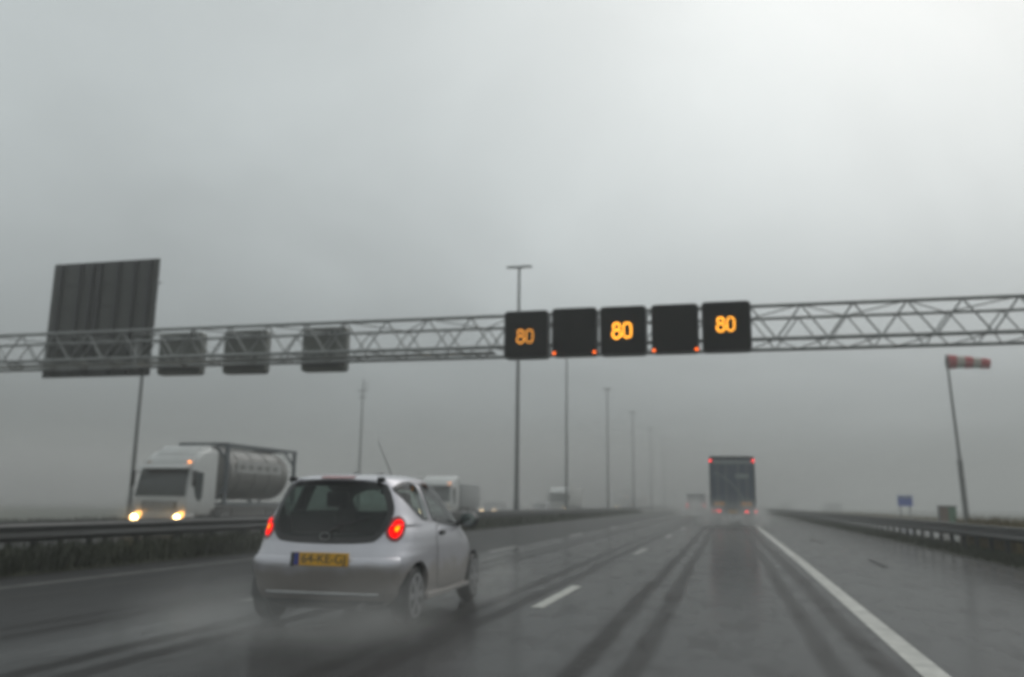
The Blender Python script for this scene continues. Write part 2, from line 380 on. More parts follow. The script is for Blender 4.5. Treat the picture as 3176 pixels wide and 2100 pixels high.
# ---------------------------------------------------------------- grass
def blades(name, m, n, xr, yr, hr, wd, zf, power=2.0, label=None, clump=1):
    vs, fs = [], []
    for _ in range(n):
        t = random.random() ** power
        yy = yr[0] + (yr[1] - yr[0]) * t; xx = random.uniform(*xr)
        far = 1 + (yy / 40)
        for _c in range(clump):
            h = random.uniform(*hr); a = random.uniform(0, 6.283); ww = wd * far * random.uniform(.6, 1.3)
            bx, by = xx + random.gauss(0, .05), yy + random.gauss(0, .05)
            lx, ly = random.gauss(.12, .3) * h, random.gauss(0, .3) * h
            z = zf(bx); o = len(vs); ca, sa = math.cos(a) * ww, math.sin(a) * ww
            vs += [(bx - ca, by - sa, z), (bx + ca, by + sa, z), (bx + lx * .45 + ca * .6, by + ly * .45 + sa * .6, z + h * .65), (bx + lx * .45 - ca * .6, by + ly * .45 - sa * .6, z + h * .65), (bx + lx, by + ly, z + h)]
            fs += [(o, o + 1, o + 2, o + 3), (o + 3, o + 2, o + 4)]
    me = bpy.data.meshes.new(name); me.from_pydata(vs, [], fs); me.materials.append(m)
    o = bpy.data.objects.new(name, me); COL.objects.link(o)
    return tag(o, label, None, None, 'stuff')
zl_ = lambda x: .03 if x > -12.3 else .02 + (x + 12.3) * .17
zr_ = lambda x: .02 + (x - 5.755) * .06 if x < 6.8 else .06 - max(0, x - 7.2) * .15
blades('grass', MT['grass'], 26000, (-12.2, -10.3), (6, 110), (.16, .46), .014, zl_, 2.0, 'dark wet grass under the left guardrail')
blades('grass', MT['grass'], 20000, (5.8, 6.6), (8, 120), (.05, .15), .012, zr_, 1.8, 'wet grass strip under the right guardrail')
blades('dry_grass', MT['drygrass'], 2600, (6.8, 7.5), (22.5, 29), (.45, 1.0), .012, zr_, 1.0, 'tall dry brown grass behind the right guardrail')
blades('grass', MT['grass'], 9000, (6.8, 7.55), (8, 160), (.03, .10), .014, zr_, 1.6, 'short grass between the right guardrail and the service road')
blades('dry_grass', MT['drygrass'], 9000, (13.7, 21), (26, 170), (.18, .45), .016, lambda x: -.1, 1.4, 'dry grass beyond the service road')
blades('grass', MT['grass'], 9000, (-33, -30.6), (25, 150), (.2, .5), .014, lambda x: -.28, 1.4, 'grass beyond the opposite carriageway')

# ---------------------------------------------------------------- gantry
GY, GB = 25.0, 26.8
ZB, ZT = 5.86, 6.83
ZBF = 5.86
gan = thing('gantry', 'long lattice steel gantry spanning the whole motorway', 'gantry', (0, GY, 0))
XL, XR = -33.0, 11.0
def chord(y_, z_, rr): MB().tube([(XL, y_, z_), (XR, y_, z_)], rr, 10).build('chord', MT['galv'], gan)
D2 = GB - GY
chord(0, ZT, .055); chord(D2, ZT, .05); chord(0, ZBF, .06); chord(D2, 5.86, .06)
ZBB = 5.86
pan = 1.40
npan = int((XR - XL) / pan)
def strut(a, b, rr, name='diagonal'):
    a, b = Vector(a), Vector(b); d = b - a
    key = (round(d.length, 3), rr)
    if key not in strut.c: strut.c[key] = MB().tube([(0, 0, 0), (0, 0, d.length)], rr, 6).mesh(name, MT['galv'])
    o = bpy.data.objects.new(name, strut.c[key]); COL.objects.link(o); o.parent = gan
    o.location = a; o.rotation_euler = d.to_track_quat('Z', 'Y').to_euler()
strut.c = {}
off = 2.935 - 40 * pan                                # a lower node falls at x = 2.935 + k * 1.4
nodes = [off + k * pan for k in range(100) if XL <= off + k * pan <= XR]
for i, x in enumerate(nodes[:-1]):
    strut((x, 0, ZBF), (x + pan / 2, 0, ZT), .028); strut((x + pan / 2, 0, ZT), (x + pan, 0, ZBF), .028)
    strut((x + .06, D2, ZBB), (x + .06 + pan / 2, D2, ZT), .024); strut((x + .06 + pan / 2, D2, ZT), (x + .06 + pan, D2, ZBB), .024)
    if i % 2 == 0: strut((x + pan / 2, 0, ZT), (x + pan * 1.5, D2, ZT), .022)
    else: strut((x + pan / 2, D2, ZT), (x + pan * 1.5, 0, ZT), .022)
for i, x in enumerate(nodes[:-1]): strut((x, 0, ZBF), (x + pan / 2, D2, ZBB), .022, 'cross_brace'); strut((x + pan / 2, D2, ZBB), (x + pan, 0, ZBF), .022, 'cross_brace')
for x, zb in ((XL + .2, ZO), (XR - .2, 0)):
    for dy in (0.0, D2):
        MB().box(x - .14, x + .14, dy - .14, dy + .14, zb - .25, ZT + .1).build('leg', MT['galv'], gan, bevel=.02)
MB().box(-33, -7.0, D2 * .38, D2 * .62, ZBB - .04, ZBB).build('cable_tray', MT['galv'], gan, smooth=0)

# lane signals facing us
def rrect(hw, hh, rad, n=5):
    pts = []
    for cx, cz, a0 in ((hw - rad, hh - rad, 0), (-hw + rad, hh - rad, 90), (-hw + rad, -hh + rad, 180), (hw - rad, -hh + rad, 270)):
        for k in range(n + 1):
            a = R(a0 + 90 * k / n); pts.append((cx + rad * math.cos(a), cz + rad * math.sin(a)))
    return pts
def signal_box(t, hw, hh, dep, m, edge):
    MB().prism(rrect(hw, hh, .12), 0, dep, 'y').build('housing', edge, t, bevel=.012, seg=1)
    MB().prism(rrect(hw - .035, hh - .035, .10), -.012, 0.02, 'y').build('screen', m, t)
def led_path(pts, dense, rad):
    out_ = []
    acc = 0.0
    for a, b in zip(pts, pts[1:]):
        a, b = Vector((*a, 0)), Vector((*b, 0)); n = max(1, int(round((b - a).length / dense)))
        for k in range(n): out_.append(a.lerp(b, k / n))
    return out_
def digit_pts(ch):
    def ell(cx, cz, rx, rz, n=28): return [(cx + rx * math.cos(2 * math.pi * k / n), cz + rz * math.sin(2 * math.pi * k / n)) for k in range(n + 1)]
    if ch == '8': return [ell(0, .105, .085, .085), ell(0, -.095, .105, .105)]
    st = []
    hw, hh, rr = .095, .19, .095
    for cx, cz, a0 in ((0, hh - rr, 0), (0, -hh + rr, 180)):
        st += [(cx + hw * math.cos(R(a0 + 18 * k)), cz + rr * math.sin(R(a0 + 18 * k))) for k in range(11)]
    st.append(st[0]); return [st]
def digits(t, cx, cz, m, sc=1.0, fat=1.0):
    for ch, dx in (('8', -.135), ('0', .135)):
        b = MB()
        for path in digit_pts(ch):
            for rowoff in (0.93, 1.07):
                for q in led_path([(u * rowoff, v * (1 + (rowoff - 1) * .6)) for u, v in path], .03, .01):
                    b.add([(cx + (dx + q.x) * sc + sx * .0115 * fat, -.02, cz + q.y * sc + sz * .0115 * fat) for sx, sz in ((-1, -1), (1, -1), (1, 1), (-1, 1))], [(0, 1, 2, 3)])
        b.build('digit', m, t, smooth=0)
SIG = [(-5.79, 6.23, .70, 'L', 'lane signal showing a thin amber 80, leftmost of the lit signals on the gantry', MT['leddim'], (-.03, -.06), 1.0),
       (-4.30, 6.26, .70, 'F', 'blank black lane signal between the leftmost and the middle 80', None, None, 1),
       (-2.83, 6.25, .70, 'L', 'middle lane signal with a thick glowing amber 80', MT['led'], (-.03, .0), 1.12),
       (-1.31, 6.26, .69, 'F', 'blank black lane signal between the middle and the rightmost 80', None, None, 1),
       (0.16, 6.27, .70, 'L', 'lane signal showing a bright amber 80, rightmost box on the gantry', MT['led'], (-.02, .06), 1.0)]
for x, z, h, typ, lab, m, c, sc in SIG:
    t = thing('lane_signal', lab, 'lane signal', (x * .98, GY - .5, 1.2 + (z - 1.2) * .98), 0, 'lane signals over the right carriageway')
    signal_box(t, h * .98, h + .03, .32, MT['signblack'], MT['signgrey'])
    if typ == 'L': digits(t, c[0], c[1], m, sc * 1.02, 1.25 if sc > 1 else 1.0)
    else:
        for sx in (-1, 1):
            MB().lathe([(-.03, .034), (0, .04), (.01, .04)], (sx * .6, -.012, -.63), 'y', 14).build('flasher', MT['flash'], t)
    MB().box(-.05, .05, .32, .5, -.3, .55).build('bracket', MT['galv'], t, smooth=0)
# backs of the signals for the other carriageway
k = (27.25 - 1e-6) / 25
for i, (x0, x1, z0, lab) in enumerate([(-18.55, -16.87, 5.22, 'grey back of a lane signal, next to the big direction board'), (-16.07, -14.47, 5.21, 'grey back of a lane signal, middle of the three on the left half'), (-13.22, -11.64, 5.22, 'grey back of a lane signal, nearest the lit signals of the three')]):
    xc, hw = (x0 + x1) / 2 * k, (x1 - x0) / 2 * k * .97
    zb = 1.2 + (z0 - 1.2) * k; zt = 1.2 + (6.66 - 1.2) * k
    t = thing('lane_signal', lab, 'lane signal', (xc, 27.05, (zb + zt) / 2), 0, 'lane signals over the left carriageway')
    MB().prism(rrect(hw, (zt - zb) / 2, .12), 0, .35, 'y').build('housing', MT['signback'], t, bevel=.02)
    MB().box(-hw * .6, hw * .6, -.03, .0, -.35, .45).build('hatch', MT['signback'], t, bevel=.01, seg=1)
    MB().box(-hw * .8, hw * .8, -.06, 0, -.62, -.54).build('rail', MT['panelrib'], t, smooth=0)
    MB().box(-hw * .8, hw * .8, -.06, 0, .56, .63).build('rail', MT['panelrib'], t, smooth=0)
xa, xb, zb, zt = -25.35, -20.62, 5.58, 10.12
t = thing('direction_board', 'large dark back of a direction board standing above the gantry', 'road sign', ((xa + xb) / 2, 27.2, zb))
hw, hh = (xb - xa) / 2, zt - zb
rows = [0, .92, 1.83, 2.74, 3.65, hh]
for a, b in zip(rows, rows[1:]): MB().box(-hw, hw, 0, .05, a + .02, b - .02).build('panel', MT['panel'], t, bevel=.006, seg=1)
for x in (-1.95, -1.1, -.55, -.2, .62, 1.35, 2.0): MB().box(x - .07, x + .07, -.13, .0, .08, hh - .06).build('rib', MT['panelrib'], t, bevel=.01, seg=1)
for x in (-1.95, 2.0): MB().box(x - .06, x + .06, -.4, -.13, .2, 1.35).build('bracket', MT['galv'], t, smooth=0)
for z in rows[1:-1]: MB().box(-hw + .03, hw - .03, -.035, .012, z - .03, z + .03).build('joint_rail', MT['panelrib'], t, smooth=0)

# ---------------------------------------------------------------- lamp posts
def lamp_post(label, x, y_, z0, h, arm, rr, heads=2, turn=0):
    t = thing('lamp_post', label, 'lamp post', (x, y_, z0), turn, 'lamp posts along the motorway')
    MB().tube([(0, 0, 0), (0, 0, 1.4), (0, 0, 1.42), (0, 0, h)], [rr * 1.5, rr * 1.45, rr * 1.15, rr * .62], 12).build('pole', MT['lampost'], t)
    for s_ in ((-1, 1) if heads == 2 else (1,)):
        MB().prism([(0, h - .10), (s_ * arm * .35, h - .06), (s_ * arm, h - .04), (s_ * arm, h + .02), (s_ * arm * .5, h + .06), (0, h + .03)], -.13, .13, 'y').build('lamp_head', MT['lampost'], t, bevel=.02, seg=1)
    return t
lamp_post('nearest tall double-armed lamp post, behind the leftmost lit 80', -12.35, 51.2, -.1, 16.0, .85, .125)
PP = [(1323, 66.5, None, 'thin lamp post behind the blank signal left of the middle 80'), (1410.5, 91, 13.2, 'misty lamp post just right of the distant white lorry'),
      (1467, 114, 13.1, 'misty lamp post, second to the right of the distant white lorry'), (1507, 139, 13.2, 'faint lamp post in the row fading beside the grey lorry'),
      (1537, 165, 13.2, 'very faint small lamp post near the end of the median row'), (1557.5, 193, 13.3, 'very faint lamp post, last but one in the median row'), (1575, 224, 13.4, 'faintest and farthest lamp post in the median row')]
PX = [-12.05, -12.05, -11.75, -11.5, -11.2, -11.05, -10.9]
for (px, yy, hz, lab), xx in zip(PP, PX):
    lamp_post(lab, xx, yy, 0, (hz or 13.2), .5, .085)
lamp_post('leaning grey lamp post under the big direction board on the far left', -30.75, 40, -.3, 13.2, .6, .10, 1)
t = thing('mast', 'thin camera mast with small crossbars above the silver car', 'mast', (-31.9, 72, -.3))
MB().tube([(0, 0, 0), (0, 0, 3.6), (0, 0, 3.62), (0, 0, 12.3)], [.16, .15, .10, .05], 10).build('pole', MT['lampost'], t)
MB().box(-.55, .5, -.04, .04, 11.2, 11.28).build('crossbar', MT['lampost'], t, smooth=0)
MB().box(-.4, .4, -.04, .04, 10.6, 10.67).build('crossbar', MT['lampost'], t, smooth=0)
MB().tube([(.35, 0, 11.28), (.45, 0, 12.2)], .03, 6).build('aerial', MT['lampost'], t)
MB().box(-.35, .15, -.25, .25, 2.6, 3.9).build('control_box', MT['lampost'], t, bevel=.03)

# ---------------------------------------------------------------- windsock, signs, cabinet
t = thing('windsock', 'red and white striped windsock on a thin pole beyond the right guardrail', 'windsock', (15.6, 64, -.55)); t.scale = (1.4545,) * 3
MB().tube([(0, 0, 0), (-.11, 0, 3.4)], [.13, .12], 10).build('lower_pole', MT['lampost'], t)
MB().tube([(-.11, 0, 3.4), (-.11, 0, 3.45), (-.32, 0, 8.35)], [.15, .075, .05], 10).build('upper_pole', MT['lampost'], t)
xs = [(0, .34), (.40, .315), (.74, .285), (1.1, .27), (1.42, .25), (1.82, .225)]
for i in range(5):
    (a, ra), (b, rb) = xs[i], xs[i + 1]
    cc = lambda q: (-.30 + q * .985, -.1 * q, 8.02 - .03 * q - .035 * q * q)
    n_ = 4
    pts = [cc(a + (b - a) * j / n_) for j in range(n_ + 1)]
    rad = [ra + (rb - ra) * j / n_ + .012 * math.sin((a + (b - a) * j / n_) * 9) for j in range(n_ + 1)]
    MB().tube(pts, rad, 18, caps=False).build('red_band' if i % 2 == 0 else 'white_band', MT['redcloth'] if i % 2 == 0 else MT['whitecloth'], t)
MB().tube([(-.3 + 0, .335 * math.cos(2 * math.pi * k / 20), 8.02 + .335 * math.sin(2 * math.pi * k / 20)) for k in range(21)], .02, 6, caps=False).build('hoop', MT['lampost'], t)
t = thing('information_sign', 'small blue road sign on two legs beyond the right guardrail', 'road sign', (16.45, 89, -.1)); t.scale = (1.187, 1.187, 1.1)
MB().box(-.55, .55, -.03, .0, 1.25, 2.17).build('face', MT['bluesign'], t, bevel=.01, seg=1)
MB().box(-.5, .5, -.036, -.028, 1.92, 2.11).build('pale_band', MT['bluepale'], t, smooth=0)
for sx in (-.38, .33): MB().tube([(sx, .04, -.1), (sx, .04, 2.1)], .05, 8).build('leg', MT['lampost'], t)
t = thing('roadside_cabinet', 'small roadside cabinet, brown left half and green right half, beside the windsock pole', 'cabinet', (14.7, 65, -.05)); t.scale = (1.44, 1.44, 1.1)
MB().box(-.36, .36, 0, .5, -.05, 1.2).build('casing', MT['trim'], t, bevel=.02)
MB().box(-.35, -.005, -.015, .0, .12, 1.18).build('door', MT['browndoor'], t, bevel=.005, seg=1)
MB().box(.005, .35, -.015, .0, .12, 1.18).build('door', MT['greendoor'], t, bevel=.005, seg=1)
MB().box(-.40, .40, -.05, .54, 1.2, 1.25).build('lid', MT['trim'], t, bevel=.01, seg=1)
for (x, y_, n_, lab) in ((12.2, 118, 5, 'faint low fence far off behind the right guardrail, nearer one'), (8.6, 150, 4, 'faintest low fence far off near the right end of the guardrail')):
    t = thing('field_fence', lab, 'fence', (x, y_, 0), 0, 'low fences in the mist')
    for q in range(n_): MB().box(q * .5 - .04, q * .5 + .04, -.04, .04, 0, 1.55).build('post', MT['lampost'], t, smooth=0)
    for z in (.5, .95, 1.4): MB().box(0, (n_ - 1) * .5, -.02, .02, z - .03, z + .03).build('rail', MT['lampost'], t, smooth=0)

# ---------------------------------------------------------------- wheels
def wheel(parent, x, y_, z, rad, wdt, side, spokes=7, rimf=.66, simple=False):
    tp = [(-wdt / 2, rad * .72), (-wdt / 2, rad * .9), (-wdt * .36, rad * .99), (wdt * .36, rad * .99), (wdt / 2, rad * .9), (wdt / 2, rad * .72)]
    o = MB().lathe(tp, (0, 0, 0), 'x', 32).build('tyre', MT['tyre'], parent); o.location = (x, y_, z)
    rr = rad * rimf; s_ = side; b = MB()
    xo = s_ * wdt * .5
    b.lathe([(xo - s_ * .07, rr * 1.08), (xo + s_ * .004, rr * 1.08), (xo + s_ * .004, rr * .93), (xo - s_ * .05, rr * .9)], (0, 0, 0), 'x', 28)
    b.lathe([(xo - s_ * .03, rr * .25), (xo + s_ * .01, rr * .22), (xo + s_ * .014, rr * .06)], (0, 0, 0), 'x', 16)
    if not simple:
        for q in range(spokes):
            a = 2 * math.pi * q / spokes; ca, sa = math.cos(a), math.sin(a)
            w0, w1 = rr * .13, rr * .17
            for_ = [(rr * .15, -w0), (rr * .97, -w1), (rr * .97, w1), (rr * .15, w0)]
            v0 = [(xo - s_ * .03, u * ca - v * sa, u * sa + v * ca) for u, v in for_]; v1 = [(xo + s_ * .006, u * ca - v * sa, u * sa + v * ca) for u, v in for_]
            b.add(v0 + v1, [(0, 1, 2, 3), (4, 5, 6, 7), (0, 1, 5, 4), (1, 2, 6, 5), (2, 3, 7, 6), (3, 0, 4, 7)])
    b.build('rim', MT['rim'], o)
    return o

# ---------------------------------------------------------------- the silver hatchback
KEY = [(0.19, 0.66, 0.16, 3.2, 6.0, 3.4), (0.22, 0.735, 0.11, 3.31, 6.0, 3.4), (0.28, 0.775, 0.075, 3.37, 6.0, 3.2), (0.36, 0.793, 0.045, 3.395, 6.0, 3.0), (0.45, 0.803, 0.02, 3.405, 6.0, 3.0), (0.53, 0.807, 0.004, 3.4, 6.0, 3.0), (0.6, 0.808, -0.004, 3.38, 6.0, 3.0), (0.66, 0.808, 0.025, 3.34, 6.0, 3.0), (0.71, 0.806, 0.05, 3.28, 5.6, 3.0), (0.75, 0.803, 0.075, 3.2, 5.6, 3.0), (0.79, 0.798, 0.1, 3.1, 5.6, 3.0), (0.84, 0.792, 0.115, 2.95, 5.6, 3.0), (0.88, 0.783, 0.128, 2.8, 5.6, 3.2), (0.92, 0.768, 0.14, 2.66, 5.6, 3.6), (0.96, 0.75, 0.153, 2.56, 5.6, 4.0), (1.05, 0.714, 0.185, 2.38, 5.2, 4.4), (1.15, 0.676, 0.222, 2.18, 5.2, 4.6), (1.25, 0.638, 0.262, 1.98, 5.2, 4.6), (1.33, 0.602, 0.292, 1.82, 5.2, 4.6), (1.37, 0.58, 0.29, 1.73, 4.6, 4.4), (1.395, 0.56, 0.285, 1.66, 4.4, 4.2), (1.42, 0.525, 0.36, 1.56, 4.0, 4.0), (1.44, 0.475, 0.47, 1.46, 3.6, 3.6), (1.455, 0.4, 0.62, 1.34, 3.2, 3.2), (1.463, 0.3, 0.78, 1.22, 3, 3), (1.466, 0.15, 0.92, 1.08, 2.6, 2.6)]
def key_at(z, inset=0.):
    for a, b in zip(KEY, KEY[1:]):
        if a[0] <= z <= b[0]:
            t = (z - a[0]) / (b[0] - a[0]); q = [u + (v - u) * t for u, v in zip(a, b)]; break
    else: q = list(KEY[0] if z < KEY[0][0] else KEY[-1])
    return q
def ring(z, n=144, grow=0.):
    _, wv, yr, yf, nr, nf = key_at(z)
    yc = 1.15 if z > .95 else 1.5
    pts = []
    for k in range(n):
        a = 2 * math.pi * k / n; c_, s_ = math.cos(a), math.sin(a)
        e = nf if s_ > 0 else nr; Ly = (yf - yc) if s_ > 0 else (yc - yr)
        pts.append(((wv + grow) * math.copysign(abs(c_) ** (2 / e), c_), yc + (Ly + grow) * math.copysign(abs(s_) ** (2 / e), s_), z))
    return pts
zs = []
for a, b in zip(KEY, KEY[1:]):
    n = max(2, int((b[0] - a[0]) / .018))
    zs += [a[0] + (b[0] - a[0]) * i / n for i in range(n)]
zs.append(KEY[-1][0])
def loft_rings(rs):
    b = MB(); n = len(rs[0])
    for q in rs: b.v += q
    for i in range(len(rs) - 1):
        for k in range(n): b.f.append((i * n + k, i * n + (k + 1) % n, (i + 1) * n + (k + 1) % n, (i + 1) * n + k))
    b.f.append(tuple(range(n))[::-1]); b.f.append(tuple((len(rs) - 1) * n + k for k in range(n)))
    return b
def in_poly(pt, poly):
    x, z = pt; ins = False; n = len(poly)
    for i in range(n):
        x0, z0 = poly[i]; x1, z1 = poly[(i + 1) % n]
        if (z0 > z) != (z1 > z) and x < (x1 - x0) * (z - z0) / (z1 - z0) + x0: ins = not ins
    return ins
def inset_poly(poly, d):
    n = len(poly); area = sum(poly[i][0] * poly[(i + 1) % n][1] - poly[(i + 1) % n][0] * poly[i][1] for i in range(n)); sg = 1 if area > 0 else -1
    res = []
    for i in range(n):
        p0, p1, p2 = Vector(poly[i - 1]), Vector(poly[i]), Vector(poly[(i + 1) % n])
        n1 = Vector((-(p1 - p0).y, (p1 - p0).x)).normalized() * sg; n2 = Vector((-(p2 - p1).y, (p2 - p1).x)).normalized() * sg
        m_ = (n1 + n2).normalized(); k_ = d / max(.35, m_.dot(n1)); res.append(tuple(p1 + m_ * k_))
    return res
def smooth_poly(poly, n=3):
    for _ in range(n):
        q = []
        for i in range(len(poly)):
            a, b = poly[i], poly[(i + 1) % len(poly)]
            q += [(a[0] * .75 + b[0] * .25, a[1] * .75 + b[1] * .25), (a[0] * .25 + b[0] * .75, a[1] * .25 + b[1] * .75)]
        poly = q
    return poly
def densify(poly, d=.05):
    o = []
    for i in range(len(poly)):
        a, b = Vector(poly[i]), Vector(poly[(i + 1) % len(poly)]); n = max(1, int((b - a).length / d))
        o += [tuple(a.lerp(b, k / n)) for k in range(n)]
    return o
def patch(bvh, poly, inner, frame, off, grid=.05):
    """triangles of a polygon laid on the body: frame = (origin, U, V, ray direction)"""
    C, U, V, Dv = frame
    outer = densify(poly); pts = list(outer); edges = [(i, (i + 1) % len(outer)) for i in range(len(outer))]
    if inner:
        inn = densify(inner); o = len(pts); pts += inn; edges += [(o + i, o + (i + 1) % len(inn)) for i in range(len(inn))]
    xs_ = [q[0] for q in poly]; zs_ = [q[1] for q in poly]
    u = min(xs_) + grid * .5
    while u < max(xs_):
        v = min(zs_) + grid * .5
        while v < max(zs_):
            if in_poly((u, v), poly) and min(math.hypot(u - a, v - b) for a, b in pts[:len(outer)]) > grid * .5: pts.append((u, v))
            v += grid
        u += grid
    vs, _, fs, *_ = geometry.delaunay_2d_cdt([Vector(q) for q in pts], edges, [], 1, 1e-5)
    P = []
    for q in vs:
        org = C + U * q.x + V * q.y
        loc, nor, *_ = bvh.ray_cast(org, Dv)
        P.append(loc + nor * off if loc else None)
    ring_f, in_f = [], []
    for f in fs:
        if any(P[i] is None for i in f): continue
        c_ = sum((vs[i] for i in f), Vector((0, 0))) / 3
        (in_f if inner and in_poly((c_.x, c_.y), inner) else ring_f).append(tuple(f))
    def sub(fl):
        ids = sorted({i for f in fl for i in f}); mp = {i: k for k, i in enumerate(ids)}
        return MB().add([P[i] for i in ids], [tuple(mp[i] for i in f) for f in fl])
    return sub(ring_f), sub(in_f)
def build_patch(mb, name, m, parent, dirv, thick=.004):
    me = bpy.data.meshes.new(name); me.from_pydata(mb.v, [], mb.f)
    bm = bmesh.new(); bm.from_mesh(me)
    for f in bm.faces: f.normal_update()
    avg = sum((f.normal for f in bm.faces), Vector())
    if avg.dot(dirv) > 0: bmesh.ops.reverse_faces(bm, faces=bm.faces)
    bm.to_mesh(me); bm.free(); me.shade_smooth(); me.materials.append(m)
    o = bpy.data.objects.new(name, me); COL.objects.link(o); o.parent = parent
    return o
XF = Vector((1, 0, 0)); YF = Vector((0, 1, 0)); ZF = Vector((0, 0, 1))
F_R = (Vector((4, 0, 0)), YF, ZF, -XF); F_L = (Vector((-4, 0, 0)), YF, ZF, XF)
F_B = (Vector((0, -4, 0)), XF, ZF, YF); F_F = (Vector((0, 8, 0)), XF, ZF, -YF)

def apply_bool(ob, cutters):
    for c in cutters:
        md = ob.modifiers.new('b', 'BOOLEAN'); md.operation = 'DIFFERENCE'; md.object = c; md.solver = 'EXACT'
    dg = bpy.context.evaluated_depsgraph_get(); dg.update()
    me = bpy.data.meshes.new_from_object(ob.evaluated_get(dg)); ob.modifiers.clear()
    old = ob.data; ob.data = me; bpy.data.meshes.remove(old)
    for c in cutters: bpy.data.objects.remove(c)

car = thing('hatchback_car', 'small silver hatchback with lit red tail lamps in the next lane', 'car', (-3.78, 7.72, 0), R(2.0)); car.scale = (1.045, 1, 1)
body = loft_rings([ring(z) for z in zs]).build('body', MT['silver'], None, smooth=35)
WR, WF, WRAD = .50, 2.80, .282
cut = []
for yy in (WR, WF):
    for sx in (-1, 1):
        cut.append(MB().lathe([(sx * .52, .322), (sx * .95, .322)], (0, yy, .285), 'x', 48).build('cut', MT['silver']))
apply_bool(body, cut)
bm = bmesh.new(); bm.from_mesh(body.data); bvh = BVHTree.FromBMesh(bm)
Q_WIN = smooth_poly([(.36, 1.30), (.47, 1.355), (.64, 1.385), (.93, 1.385), (.99, 1.17), (.97, 1.01), (.84, .985), (.70, 1.02), (.52, 1.16)], 2)
D_WIN = smooth_poly([(1.10, 1.385), (1.35, 1.39), (1.60, 1.34), (1.88, 1.18), (2.16, .99), (2.24, .905), (1.85, .925), (1.20, .975), (1.08, 1.0), (1.08, 1.2)], 2)
R_WIN = smooth_poly([(-.46, 1.385), (.46, 1.385), (.53, 1.28), (.60, 1.10), (.585, .98), (.53, .84), (.42, .775), (-.42, .775), (-.53, .84), (-.585, .98), (-.60, 1.10), (-.53, 1.28)], 2)
W_WIN = smooth_poly([(-.50, 1.37), (.50, 1.37), (.62, .97), (.50, .955), (-.50, .955), (-.62, .97)], 2)
WINS = [(F_R, Q_WIN, GL_SIDE, .028, 'quarter_window'), (F_L, Q_WIN, GL_SIDE, .028, 'quarter_window'), (F_R, D_WIN, GL_SIDE, .024, 'door_window'), (F_L, D_WIN, GL_SIDE, .024, 'door_window'),
        (F_B, R_WIN, GL_REAR, .055, 'rear_window'), (F_F, W_WIN, GL_PALE, .05, 'windscreen')]
patches = []
for fr, poly, m, ins, nm in WINS:
    a, b = patch(bvh, poly, inset_poly(poly, ins), fr, .005)
    patches.append((a, b, m, nm, fr))
DOOR = smooth_poly([(1.07, .965), (1.6, .92), (2.22, .885), (2.34, .75), (2.36, .50), (2.30, .30), (1.25, .285), (1.12, .34), (1.06, .6)], 2)
door_p = [(patch(bvh, inset_poly(DOOR, -.012), None, fr, .0015)[0], patch(bvh, DOOR, None, fr, .004)[0], fr) for fr in (F_R, F_L)]
LENS = smooth_poly([(u * .84, v * .74) for u, v in [(-.09, -.10), (-.10, -.02), (-.05, .07), (.02, .12), (.08, .10), (.09, .02), (.04, -.08), (-.03, -.13)]], 2)
BULB = smooth_poly([(-.026, -.03), (-.02, .006), (.008, .03), (.03, .034), (.026, .0), (.0, -.028)], 2)
lens_p = []
for sx in (1, -1):
    dv = Vector((-sx * .62, .78, 0)).normalized(); U = Vector((sx * .78, .62, 0)).normalized(); C = Vector((sx * .70, .17, .925)) - dv * 2
    fr = (C, U, ZF, dv)
    lens_p.append((patch(bvh, LENS, None, fr, .008, .03)[0], patch(bvh, BULB, None, fr, .012, .02)[0], patch(bvh, inset_poly(LENS, -.035), None, fr, .003, .03)[0], dv, sx))
BRK = [(-.17, 1.398), (.17, 1.398), (.17, 1.425), (-.17, 1.425)]
brk_p = patch(bvh, BRK, None, F_B, .008, .03)[0]
FILL = smooth_poly([(.16, .74), (.40, .74), (.40, .92), (.16, .92)], 2)
LIP = smooth_poly([(-.55, .292), (.55, .292), (.55, .335), (-.55, .335)], 2)
lip_p = patch(bvh, LIP, None, F_B, .034, .03)[0]
DIFF = smooth_poly([(-.60, .20), (.60, .20), (.60, .285), (-.60, .285)], 1)
diff_p = patch(bvh, DIFF, None, F_B, .006, .03)[0]
REFL = [(.47, .40), (.60, .40), (.60, .435), (.47, .435)]
refl_p = [patch(bvh, [(s_ * a, b) for a, b in REFL], None, F_B, .006, .03)[0] for s_ in (-1, 1)]
HEADL = smooth_poly([(-.14, -.1), (.14, -.06), (.12, .08), (-.1, .1)], 2)
hl_p = []
for sx in (1, -1):
    dv = Vector((-sx * .55, -.8, -.25)).normalized(); U = Vector((sx * .8, -.55, 0)).normalized()
    hl_p.append((patch(bvh, HEADL, None, (Vector((sx * .56, 3.1, .70)) - dv * 2, U, ZF, dv), .005, .04)[0], dv))
# open the windows in the shell
dead = []
shr = [(fr, inset_poly(poly, ins * .6)) for fr, poly, m, ins, nm in WINS]
for f in bm.faces:
    c_ = f.calc_center_median(); nn = f.normal
    for fr, poly in shr:
        dv = fr[3]
        if nn.dot(dv) > -.12: continue
        uv = (c_.y, c_.z) if abs(dv.x) > .5 else (c_.x, c_.z)
        if abs(dv.x) > .5 and c_.x * dv.x > 0: continue
        if in_poly(uv, poly): dead.append(f); break
bmesh.ops.delete(bm, geom=dead, context='FACES')
bm.to_mesh(body.data); bm.free()
body.data.shade_smooth(); body.data.set_sharp_from_angle(angle=R(35))
if len(body.data.materials) < 1: body.data.materials.append(MT['silver'])
while len(body.data.materials) > 1: body.data.materials.pop()
body.data.materials.append(MT['trim'])
body.data.polygons.foreach_set('material_index', [0] * len(body.data.polygons))
sm = body.modifiers.new('shell', 'SOLIDIFY'); sm.thickness = .02; sm.offset = -1; sm.material_offset = 1; sm.material_offset_rim = 1
body.parent = car
